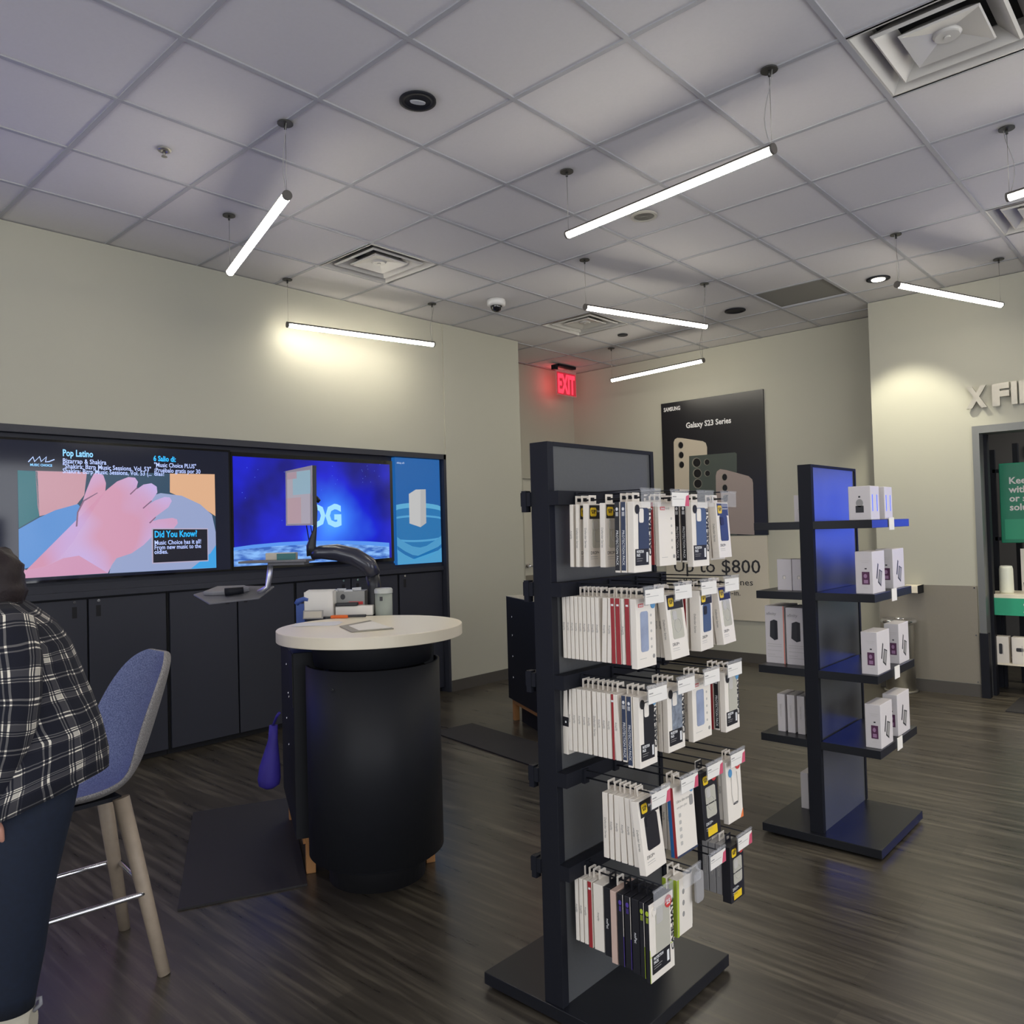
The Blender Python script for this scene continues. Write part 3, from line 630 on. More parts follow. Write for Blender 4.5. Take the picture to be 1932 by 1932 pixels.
text('Up to $800', .20, M_ink, lp, (-.52, -.002, .50), ROTY, wid=1.02, bold=.001)
text('off Samsung phones', .095, M_ink, lp, (-.46, -.002, .37), ROTY, wid=.88)
text('w/ qualifying trade-in.', .085, M_ink, lp, (-.46, -.002, .26), ROTY, wid=.74)

# demo table in the opening
kt = thing('demo_table', 'black framed demo table with white top and green front band', 'table', (1.40, 6.66, 0))
bx('tabletop', M_white, 0, 1.3, 0, .42, .795, .825, kt)
bx('green_band', M_green2, 0, 1.3, -.006, .006, .655, .795, kt)
bx('shelf', M_white, .02, 1.28, .02, .40, .245, .262, kt)
for lx in (.02, 1.25):
    for ly in (.0, .37): bx('leg', M_black, lx, lx+.04, ly+.01, ly+.05, 0, .795, kt)
text('Choose the device', .05, M_txtw, kt, (.262, -.007, .73), ROTY, bold=.001); text('or plan for you', .05, M_txtw, kt, (.262, -.007, .675), ROTY, bold=.001)
t = thing('smart_speaker', 'white tapered cylinder device on the demo table', 'device', (1.53, 6.78, .825))
MB().lathe([(.001, 0), (.048, 0), (.052, .02), (.050, .20), (.044, .225), (.001, .23)], n=32).build('body', mat('device_white', (.85, .86, .72), .35), t)
MB().lathe([(.044, .226), (.036, .229), (.030, .2275)], n=32).build('top_ring', M_lgrey, t)
t = thing('card_display', 'white upright display card at the back of the demo table', 'card', (1.60, 7.0, .825))
bx('card', M_papr, 0, .5, 0, .006, 0, .36, t); text('Xfinity Internet', .03, M_lgrey, t, (.05, -.001, .27), ROTY)
t = thing('camera_device', 'small white camera on a foot with a dark tilted screen, demo table', 'device', (1.71, 6.76, .825))
MB().lathe([(.001, 0), (.03, 0), (.028, .01), (.012, .018), (.010, .05), (.02, .06), (.001, .062)], n=20).build('foot', M_papr, t)
bx('screen', M_gloss, -.05, .07, -.006, .006, .04, .10, t, .003, Matrix.Rotation(radians(-12), 4, 'X') @ Matrix.Rotation(radians(-6), 4, 'Y'))
for i, (xx, lab) in enumerate(((1.432, 'white boxed doorbell on the lower shelf of the demo table'), (1.565, 'white boxed gadget beside the doorbell box on the demo table shelf'))):
    t = thing('product_box', lab, 'box', (xx, 6.68, .262), group='white boxes on the demo table shelf')
    bx('carton', M_card, 0, .112, 0, .10, 0, .215, t, .002)
    MB().prism(rrect(.024 if i == 0 else .05, .085 if i == 0 else .03, .008, cx=.056, cy=.115), .001, M3((1, 0, 0), (0, 0, 1), (0, -1, 0), (0, -.0002, 0))).build('product_picture', M_ink, t)
    bx('product_picture', M_lgrey, .07, .074, -.0015, 0, .07, .15, t)
gs = thing('hanging_sign', 'green sign with white writing behind the demo table', 'sign', (1.47, 6.98, 1.235))
bx('board', M_green, 0, 1.2, 0, .03, 0, .675, gs, .006)
bx('light_band', M_green2, .03, 1.17, -.001, 0, .03, .20, gs)
for i, s in enumerate(('Keep connected', 'with 5G plans', 'or secure home', 'solutions.')): text(s, .078, M_txtw, gs, (.07, -.003, .50-.075*i), ROTY, bold=.002)
MB().box(-.07, -.03, .02, .06, -1.235, .80).box(-.05, .02, .02, .05, .02, .05).box(-.05, .02, .02, .05, .60, .63).build('post', M_black, gs)
t = thing('assumed_kiosk_screen', 'assumed free standing blue lit kiosk screen beyond the right edge of the photo', 'screen', (2.75, 6.2, 0))  # assumed unseen screen, added for the blue reflected on the shelf rack
bx('casing', M_black, -.44, .44, 0, .05, 1.12, 1.95, t, .004); bx('screen', emis('assumed_kiosk_blue', (.05, .12, 1.0), 5.0, .3), -.41, .41, -.003, 0, 1.15, 1.92, t)
bx('post', M_black, -.04, .04, .05, .09, .02, 1.7, t); bx('foot', M_black, -.25, .25, -.12, .22, 0, .02, t)
# soft light in the stock area
ld = bpy.data.lights.new('backroom_lamp', 'AREA'); ld.energy = 26; ld.size = .8; ld.color = (1, .97, .85)
lo = bpy.data.objects.new('backroom_lamp', ld); COL.objects.link(lo); lo.location = (2.4, 7.2, 2.85)
# dark entrance mat
tag(bx('floor_mat', M_mat, 1.62, 2.9, 6.05, 6.62, 0, .008), 'black floor mat lying in front of the demo table opening', 'mat')
# stainless bin and wall ledge
t = thing('waste_bin', 'round stainless steel bin against the right wall', 'bin', (.80, 6.38, 0))
MB().lathe([(.001, .02), (.115, .02), (.115, .57), (.112, .575), (.001, .575)], n=40).build('body', M_steel, t)
MB().lathe([(.118, .575), (.135, .585), (.14, .60), (.13, .615), (.06, .618), (.055, .60)], n=40).build('rim', M_chrome, t)
MB().lathe([(.001, 0), (.13, 0), (.13, .018), (.118, .022), (.001, .022)], n=40).build('base', M_steel, t)
t = thing('wall_bracket', 'small cream ledge on the right wall above the bin', 'ledge', (.90, YR, .87))
bx('ledge', M_white, -.06, .07, -.16, 0, -.03, .03, t, .004); bx('end_plate', M_black, .07, .076, -.16, 0, -.035, .032, t)

# ================================================================== DISPLAY RACK WITH HOOKS
def gondola(x0, x1, y0, y1, xp0, xp1, yp0, yp1, label, rails=None):
    t = thing('display_rack', label, 'rack', ((x0+x1)/2, (y0+y1)/2, 0))
    L = Vector(t.location)
    def P(o, par=None): o.parent = par or t; o.matrix_parent_inverse = Matrix.Translation(-L) if par is None else Matrix(); return o
    P(bx('base', M_blacksh, x0, x1, y0, y1, .012, .05, None, .002))
    P(MB().box(x0+.04, x1-.04, y0+.04, y1-.04, 0, .012).build('glide', M_gap))
    P(bx('post', M_black, xp0, xp1, yp0, yp0+.028, .05, 1.725, None, .001)); P(bx('post', M_black, xp0, xp1, yp1-.02, yp1, .05, 1.725, None, .001))
    P(bx('top_rail', M_black, xp0, xp1, yp0+.028, yp1-.02, 1.713, 1.725)); P(bx('back_panel', M_panel, xp0+.01, xp1-.006, yp0+.028, yp1-.02, .05, 1.713))
    return t, P
rack, RP = gondola(1.085, 1.635, 1.027, 1.615, 1.333, 1.403, 1.035, 1.622, 'tall black rack in the foreground hung with phone accessories')
PZ = [1.545, 1.272, .998, .712, .440]         # peg heights
PY = [1.125, 1.283, 1.438, 1.590]
PX = 1.70
for z in PZ:
    RP(bx('cross_rail', M_black, 1.403, 1.440, 1.035, 1.622, z-.012, z+.030)); RP(bx('cross_rail', M_black, 1.295, 1.333, 1.030, 1.622, z-.012, z+.030))
    RP(bx('cross_rail', M_black, 1.300, 1.318, 1.028, 1.05, z-.03, z+.035))
tagged = {(0, 1): 1, (3, 0): 1, (3, 1): 1, (3, 2): 1, (3, 3): 1, (4, 2): 1, (4, 3): 1}
for r, z in enumerate(PZ):
    for k, y in enumerate(PY):
        if r == 4 and k == 3: y = 1.62
        b = MB(); b.tube([(1.44, y, z), (PX-.015, y, z), (PX-.006, y, z+.004), (PX-.002, y, z+.012)], .0027, 8)
        b.tube([(1.44, y, z+.022), (PX, y, z+.022)], .002, 8)
        b.box(1.436, 1.446, y-.012, y+.012, z-.016, z+.026)
        hk = RP(b.build('peg_hook', M_black))
        clear = (r == 0 and k != 1) or (r == 4 and k in (0, 1))
        hw = .050
        lb = MB().box(PX, PX+.0025, y-hw, y+hw, z-.028, z+.020).cyl((PX+.001, y-hw, z+.021), (PX+.001, y+hw, z+.021), .004, n=8).build('label_holder', M_plas); RP(lb); lb.parent = hk; lb.matrix_parent_inverse = Matrix()
        lb.matrix_world = Matrix.Translation((0, 0, 0))
        if not clear:
            c = MB(); c.box(PX+.0028, PX+.0034, y-hw+.002, y+hw-.002, z-.026, z+.014); c.mi = 1
            if (r, k) in tagged: c.prism([(y+hw-.026, z-.026), (y+hw-.002, z-.026), (y+hw-.002, z+.008), (y+hw-.018, z+.004)], .0004, M3((0, 1, 0), (0, 0, 1), (1, 0, 0), (PX+.0036, 0, 0)))
            c.mi = 2; c.box(PX+.0034, PX+.0037, y-hw+.006, y-hw+.026, z+.000, z+.003); c.box(PX+.0034, PX+.0037, y-hw+.006, y+hw-.03, z-.006, z-.005)
            cc = c.build('price_label', [M_papr, M_pinkst, M_grey]); cc.parent = hk
        lb.parent = hk

FX = M3((0, 1, 0), (0, 0, 1), (1, 0, 0), (0, 0, 0))       # local XY -> YZ, extrude +x
def onf(x): return M3((0, 1, 0), (0, 0, 1), (1, 0, 0), (x, 0, 0))
def onyf(y): return M3((1, 0, 0), (0, 0, 1), (0, -1, 0), (0, y, 0))
ROWN = ['top', 'second', 'middle', 'fourth', 'bottom']; PEGN = ['nearest', 'second nearest', 'third nearest', 'farthest']
ORD = ['front', 'second from front', 'third from front', 'fourth from front', 'fifth from front', 'sixth from front', 'seventh from front', 'eighth from front', 'ninth from front', 'tenth from front', 'eleventh from front', 'twelfth from front', 'thirteenth from front', 'fourteenth from front', 'fifteenth from front', 'sixteenth from front', 'rearmost']
DESC = {'slim': 'slim white package', 'red': 'white package with red spine', 'otter': 'white case package with yellow badge', 'cm': 'white framed case package with side writing', 'cmb': 'black spined case package with vertical writing', 'cmn': 'navy spined case package with vertical writing', 'zagg': 'white screen protector package', 'blk': 'thin black package', 'pink': 'pale pink package', 'pur': 'black package with purple marks', 'limec': 'black package with lime marks', 'band': 'white package with black band', 'limebox': 'lime edged white package', 'grey': 'thick grey package', 'otterb': 'black case package with yellow badge', 'cable': 'cream package picturing a cable', 'bluered': 'blue and red edged white package'}
def package(x, r, k, idx, style, w=.094, h=.186, t=.016, case=None, sticker=None, lean=0.0, yaw=0.0, dy=0.0, badge=None, front=False):
    y = PY[k]+dy; z = PZ[r]-.012-h
    lab = '%s, %s on %s hook, %s row' % (DESC[style], ORD[idx], PEGN[k], ROWN[r])
    o = thing('accessory_package', lab, 'package', (x, y, z), (0, lean, yaw), 'phone accessory packages hanging on the rack')
    body = {'blk': M_blk, 'cmb': M_card, 'cmn': M_card, 'pur': M_blk, 'limec': M_blk, 'pink': M_pink, 'grey': M_gcard, 'otterb': M_blk, 'limebox': M_card}.get(style, M_card)
    bb = bx('box', body, -t/2, t/2, -w/2, w/2, 0, h, o, .0012)
    tb = MB(); tw = .036
    tb.box(-t/2, -t/2+.0012, -tw/2, -tw/2+.008, h, h+.026); tb.box(-t/2, -t/2+.0012, tw/2-.008, tw/2, h, h+.026); tb.box(-t/2, -t/2+.0012, -tw/2+.008, tw/2-.008, h+.019, h+.026); tb.box(-t/2, -t/2+.0012, -tw/2+.008, tw/2-.008, h, h+.008)
    tb.build('hang_tab', M_card if body is not M_blk else M_blk, o)
    F = t/2; Sd = -w/2
    def sp(m, a=.0, b=1.0, x0=-1, x1=1): return bx('spine_print', m, F*x0*.92, F*x1*.92, Sd-.0004, Sd, h*a, h*b, o)
    def spt(s, sz, m, top): return text(s, sz, m, o, None, mtx=M3((0, 0, -1), (1, 0, 0), (0, -1, 0), (-sz*.35, Sd-.0006, h*top)), ext=.0002)
    if style in ('slim',): spt('Amplify', .008, M_grey, .58)
    if style == 'red': sp(M_red, 0.0, 1.0); bx('spine_mark', M_txtw, -.004, .004, Sd-.0008, Sd-.0004, h*.88, h*.91, o)
    if style in ('cmb', 'cmn'):
        sp(M_blk if style == 'cmb' else M_navy, .03, 1.0); spt('PROTECTION PACK', .011, M_txtw, .60); MB().prism(ellip(.004, .005), .0003, onyf(Sd-.0005)).build('spine_mark', M_txtw, o).location = (0, 0, h*.90)
        for q in (-.003, 0, .003): bx('spine_mark', M_txtw, q-.0007, q+.0007, Sd-.0008, Sd-.0004, h*.80, h*.86, o)
    if style == 'blk': spt('noPac', .012, M_txtw, .55)
    if style in ('pur', 'limec'):
        mm = M_purple if style == 'pur' else M_lime
        MB().prism(ellip(.005, .007), .0003, onyf(Sd-.0005)).build('spine_mark', mm, o).location = (0, 0, h*.88)
        for q in (-.003, .001): bx('spine_mark', mm, q, q+.002, Sd-.0008, Sd-.0004, h*.76, h*.83, o)
        bx('spine_edge', mm, F-.0012, F, Sd-.0008, Sd, 0, h*.42, o); bx('spine_edge', M_card, F-.0012, F, Sd-.0008, Sd, h*.42, h, o)
    if style == 'band': bx('band', M_blk, -F-.0005, F+.0005, Sd-.0006, w/2, h*.42, h*.56, o); bx('spine_mark', M_txtw, -.002, .003, Sd-.001, Sd-.0005, h*.47, h*.50, o)
    if style == 'grey': spt('SCREEN CARE', .010, M_lgrey, .75)
    if style == 'bluered': sp(mat('blue_card', (.02, .13, .36), .4), 0, 1, -1, .1); sp(M_red, 0, 1, .1, 1)
    if style == 'limebox': sp(M_lime, 0, 1)
    if not front: return o
    case = case or M_clear
    f = F+.0003
    if style in ('otter', 'otterb'):
        if style == 'otter':
            bx('top_band', M_blk if case is not M_navy else M_navy, F, f, -w*.42, w/2-.004, h*.76, h-.004, o)
            spt('Defender Series', .009, M_grey, .62)
        MB().prism(rrect(.030, .026, .006, cx=-w*.22, cy=h*.87), .0008, onf(f)).build('brand_badge', M_yel, o)
        text('OTTER', .0075, M_blk, o, (f+.001, -w*.22-.012, h*.875), ROTX, ext=.0001, bold=.0003, wid=.024); text('BOX', .0075, M_blk, o, (f+.001, -w*.22-.008, h*.845), ROTX, ext=.0001, bold=.0003, wid=.016)
        if style == 'otter': text('Symmetry+', .009, M_txtw, o, (f+.0002, -w*.02, h*.87), ROTX, ext=.0001)
        cz0, cz1 = h*.30, h*.76
        MB().prism(rrect(w*.62, cz1-cz0, .008, cx=.002, cy=(cz0+cz1)/2), .0012, onf(F)).build('case_window', case, o)
        if case is M_clear:
            rg = MB()
            for i in range(24):
                a, c = 2*pi*i/24, 2*pi*(i+1)/24; rg.cyl((F+.0015, .002+.020*cos(a), h*.50+.020*sin(a)), (F+.0015, .002+.020*cos(c), h*.50+.020*sin(c)), .001, n=5)
            rg.build('magnet_ring', M_lgrey, o)
        MB().prism(rrect(.024, .026, .006, cx=-.013, cy=cz1-.018), .002, onf(F+.0008)).build('camera_cutout', M_lgrey if case is M_clear else M_blk, o)
        text('DROP+', .013, M_ink if style == 'otter' else M_txtw, o, (f, -w*.38, h*.20), ROTX, ext=.0001); bx('fine_print', M_lgrey, F, f, -w*.38, -w*.02, h*.155, h*.165, o); bx('fine_print', M_lgrey, F, f, -w*.38, .0, h*.125, h*.132, o)
        if style == 'otterb': bx('fine_print', M_yel, F, f, -w*.3, w*.28, .006, h*.16, o); bx('fine_print', M_blk, F, F+.002, -w*.30, w*.33, h*.50, h*.515, o)
    if style in ('cm', 'cmb', 'cmn', 'limec'):
        if style == 'limec': bx('front_print', M_card, F, f, -w/2, w/2, 0, h, o); sp(M_blk, 0, 1); bx('front_edge', M_lime, F, F+.0008, -w/2, w/2, h*.32, h*.33, o)
        MB().prism(rrect(w*.60, h*.62, .010, cx=.004, cy=h*.60), .0014, onf(f)).build('case_window', case, o)
        MB().prism(rrect(w*.26, h*.20, .006, cx=-w*.10, cy=h*.80), .0022, onf(f)).build('camera_cutout', M_card if case is not M_clear else M_lgrey, o)
        MB().prism(ellip(.010, .013, -w*.33, h*.89), .003, onf(f)).build('round_mark', M_blk if style != 'limec' else M_card, o)
        bx('black_panel', M_blk, F, F+.0024, -w*.44, w*.30, h*.10, h*.33, o)
        text('PROTECTION', .0105, M_txtw, o, (F+.0026, -w*.40, h*.275), ROTX, ext=.0001, bold=.0003, wid=w*.40); text('PACK', .0105, M_txtw, o, (F+.0026, -w*.40, h*.225), ROTX, ext=.0001, bold=.0003, wid=w*.2)
        bx('fine_print', M_grey, F+.0024, F+.0026, -w*.40, -w*.05, h*.19, h*.197, o); bx('fine_print', M_grey, F+.0024, F+.0026, -w*.40, -w*.1, h*.16, h*.167, o); bx('fine_print', M_txtw, F+.0024, F+.0027, w*.16, w*.25, h*.14, h*.28, o)
        text('CASE-MATE', .018, M_ink, o, None, mtx=M3((0, 0, 1), (0, -1, 0), (1, 0, 0), (f+.0006, w*.49, h*.22)), ext=.0002, bold=.0006, wid=h*.68)
        if style != 'limec': pass
    if style == 'zagg':
        if case is M_clear: case = mat('iridescent_window', (.33, .38, .52), .25, noise=.5, nscale=14)
        if case != 'none': MB().prism(rrect(w*.40, h*.58, .008, cx=-w*.10, cy=h*.52), .0008, onf(f)).build('case_window', case, o)
        MB().prism(rrect(.026, .010, .001, cx=-w*.26, cy=h*.90), .0006, onf(f)).build('brand_badge', M_redst, o); text('ZAGG', .008, M_txtw, o, (f+.0008, -w*.26-.011, h*.885), ROTX, ext=.0001, bold=.0003, wid=.022)
        text('GLASS', .008, M_grey, o, (f, -w*.08, h*.885), ROTX, ext=.0001)
        for q in range(5): MB().prism(ellip(.004, .004, w*.26, h*(.74-.115*q)), .0005, onf(f)).build('icon', M_lgrey, o)
        bx('fine_print', M_lgrey, F, f, -w*.36, -w*.02, h*.13, h*.138, o); MB().prism(ellip(.006, .006, w*.36, h*.14), .0005, onf(f)).build('icon', M_grey, o)
    if style == 'cable':
        pts = [(F+.002, -.02, h*.75), (F+.002, -.022, h*.45), (F+.002, -.015, h*.30), (F+.002, .018, h*.28), (F+.002, .024, h*.5), (F+.002, .018, h*.78)]
        MB().tube(pts, .0009, 6).build('cable_picture', M_lgrey, o); bx('cable_picture', M_ink, F, F+.002, -.012, .016, h*.27, h*.30, o)
        MB().prism([(w/2, 0), (w/2, h*.14), (w*.3, 0)], .0006, onf(f)).build('corner_print', mat('orange_ink', (.8, .2, .05), .5), o)
    if style == 'bluered':
        text('Ultra slim case', .012, M_grey, o, (f, -w*.38, h*.76), ROTX, ext=.0001); text('anti-glare glass', .010, M_lgrey, o, (f, -w*.38, h*.68), ROTX, ext=.0001)
        for q in range(5): MB().prism(rrect(.012, .011, .003, cx=-w*.26, cy=h*(.58-.10*q)), .0005, onf(f)).build('icon', M_lgrey, o)
        bx('bottom_edge', M_navy, -F, F+.0006, -w/2, w/2, 0, .006, o); MB().prism(rrect(.02, .03, .006, cx=w*.33, cy=h*.72), .0006, onf(f)).build('icon', M_grey, o)
    if style == 'limebox':
        bx('front_print', M_card, F, f, -w/2+.008, w/2, 0.01, h, o)
        for q in range(3): MB().prism(ellip(.006, .008, -w*.1, h*(.75-.2*q)), .0006, onf(f)).build('icon', M_grey, o)
        bx('front_edge', M_lime, F, F+.0005, -w/2, -w/2+.010, 0, h, o)
    if style in ('zagg', 'cm', 'bluered', 'cable') and badge: MB().prism(ellip(.011, .013, w*.36 if style != 'cable' else -w*.25, h*.90 if style != 'cable' else h*.8), .0024, onf(f)).build('round_sticker', M_blues, o)
    if sticker:
        s = MB().prism(ellip(.017, .017, w*.27, h*.90), .0012, onf(F+.002)).build('price_sticker', M_redst, o); text(sticker, .017, M_txtw, o, (F+.0036, w*.27-.011, h*.90-.006), ROTX, ext=.0001, bold=.0005, wid=.021)
    return o

def stack(r, k, items, x_front, gap=.003, **kw):
    """items from the front backwards: (style, thickness, options)"""
    x = x_front
    for i, it in enumerate(items):
        st, t = it[0], it[1]; op = dict(kw); op.update(it[2] if len(it) > 2 else {}); g = op.pop('gap', gap)
        package(x-t/2, r, k, i, st, t=t, **op); x -= t+g
FR = dict(front=True)
# top row
stack(0, 0, [('cm', .022, dict(front=True, case=M_navy, h=.20, w=.088)), ('cmn', .017, dict(gap=.004, h=.20)), ('cmb', .017, dict(gap=.036, h=.20)), ('otter', .018, dict(front=True, gap=.040, dy=.003)), ('otter', .018, dict(front=True, gap=.016)), ('otter', .012, dict(front=True, gap=.010)), ('slim', .012, {})], 1.668, lean=0.02)
stack(0, 1, [('zagg', .014, dict(front=True, case='none', h=.19)), ('red', .016, {}), ('slim', .014, {}), ('slim', .014, {})], 1.655)
stack(0, 2, [('cm', .020, dict(front=True, case=M_bluec, h=.20, yaw=-.05)), ('cmb', .018, dict(gap=.005)), ('cmb', .018, dict(gap=.006)), ('red', .020, dict(gap=.004)), ('red', .016, dict(gap=.003)), ('slim', .014, {})], 1.68)
stack(0, 3, [('otter', .024, dict(front=True, case=M_navy, lean=-.05, yaw=.06, w=.095, h=.18)), ('slim', .014, {}), ('slim', .014, {})], 1.685)
# second row
stack(1, 0, [('zagg', .020, dict(front=True, h=.195, w=.098, badge=1)), ('red', .016, {}), ('slim', .010, {}), ('red', .016, {}), ('red', .014, {}), ('slim', .014, dict(lean=.05)), ('slim', .016, dict(lean=.05, gap=.006))] + [('slim', .0125, dict(gap=.0028))]*9, 1.672, lean=.0)
stack(1, 1, [('otter', .024, dict(front=True, lean=-.10, h=.19, w=.11, yaw=.05)), ('slim', .014, dict(lean=-.05)), ('slim', .014, {}), ('slim', .014, {})], 1.688)
stack(1, 2, [('otter', .034, dict(front=True, case=M_bluec, h=.185, yaw=.12, w=.10)), ('red', .014, dict(dy=-.01)), ('slim', .014, {}), ('slim', .014, {})], 1.690)
stack(1, 3, [('otter', .026, dict(front=True, lean=-.10, h=.185, yaw=.08, w=.10)), ('slim', .014, {}), ('slim', .014, {})], 1.690)
# middle row
stack(2, 0, [('cm', .020, dict(front=True, case=M_blk, h=.198, w=.088, badge=1)), ('cmn', .016, dict(h=.198)), ('cmn', .014, dict(gap=.006)), ('slim', .018, dict(lean=-.05)), ('red', .008, {}), ('slim', .014, {}), ('slim', .014, {}), ('slim', .014, {}), ('otter', .014, dict(front=True, gap=.006)), ('slim', .014, {}), ('slim', .014, {}), ('slim', .016, {}), ('slim', .016, {}), ('slim', .014, {}), ('band', .022, dict(lean=.06, gap=.0, h=.20))], 1.668)
stack(2, 1, [('cm', .018, dict(front=True, case=mat('floral_case', (.22, .25, .30), .3, noise=.9, nscale=70), h=.19)), ('slim', .014, dict(h=.19)), ('slim', .014, dict(h=.19)), ('slim', .014, {})], 1.665)
stack(2, 2, [('zagg', .018, dict(front=True, h=.19, w=.115)), ('slim', .014, {}), ('slim', .014, {})], 1.665)
stack(2, 3, [('cm', .020, dict(front=True, case=M_clear, h=.19, badge=1)), ('cmb', .016, {}), ('red', .018, {}), ('slim', .014, {})], 1.690)
# fourth row
stack(3, 0, [('otter', .022, dict(front=True, case=M_blk, sticker='$30', lean=-.12, yaw=.05, h=.20, w=.112)), ('slim', .016, dict(lean=-.06)), ('slim', .016, dict(lean=-.04)), ('slim', .018, dict(lean=-.03)), ('slim', .016, {}), ('slim', .014, {}), ('otter', .018, dict(gap=.0, front=True))], 1.682, gap=.0045)
stack(3, 1, [('bluered', .022, dict(front=True, lean=-.05, badge=1, h=.20, w=.115)), ('slim', .014, {}), ('slim', .014, {})], 1.690)
stack(3, 2, [('otterb', .030, dict(front=True, sticker='25', lean=-.06, h=.20, w=.10)), ('slim', .014, {})], 1.690)
stack(3, 3, [('cable', .018, dict(front=True, sticker='20', h=.195, w=.10, badge=1, lean=-.03)), ('slim', .014, {})], 1.690)
# bottom row
stack(4, 0, [('limec', .014, dict(front=True, case=M_clear, sticker='25', h=.212, w=.122, gap=.004)), ('limec', .016, dict(h=.205, w=.118)), ('blk', .024, dict(h=.205, w=.112)), ('pur', .021, dict(w=.110, h=.20)), ('pur', .021, dict(gap=.005, w=.110, h=.20)), ('pink', .020, dict(h=.205, w=.105)), ('blk', .023, dict(h=.195)), ('slim', .034, dict(gap=.006, h=.19)), ('red', .014, dict(gap=.003, h=.19)), ('slim', .013, {}), ('slim', .013, {}), ('slim', .012, {})], 1.692, gap=.0035)
stack(4, 1, [('limebox', .028, dict(front=True, h=.165, w=.085, lean=.02)), ('limebox', .014, {})], 1.672)
stack(4, 3, [('otterb', .030, dict(h=.178, w=.092, front=True, sticker='25')), ('grey', .020, dict(h=.16, w=.085)), ('grey', .022, dict(h=.16, w=.085)), ('grey', .020, dict(h=.16, w=.085)), ('otterb', .014, dict(h=.16, w=.085))], 1.685, dy=.005)
cl = thing('plastic_clip', 'grey plastic clip hanging by the lime edged packages, bottom row', 'clip', (1.69, 1.335, PZ[4]-.10))
MB().prism(rrect(.045, .09, .012), .006, M3((0, 1, 0), (0, 0, 1), (1, 0, 0), (0, 0, .045))).build('body', M_gcard, cl)
MB().tube([(.003, 0, .08), (.003, .0, .095), (.003, -.01, .102), (.003, -.012, .112)], .003, 8).build('hook', M_gcard, cl)

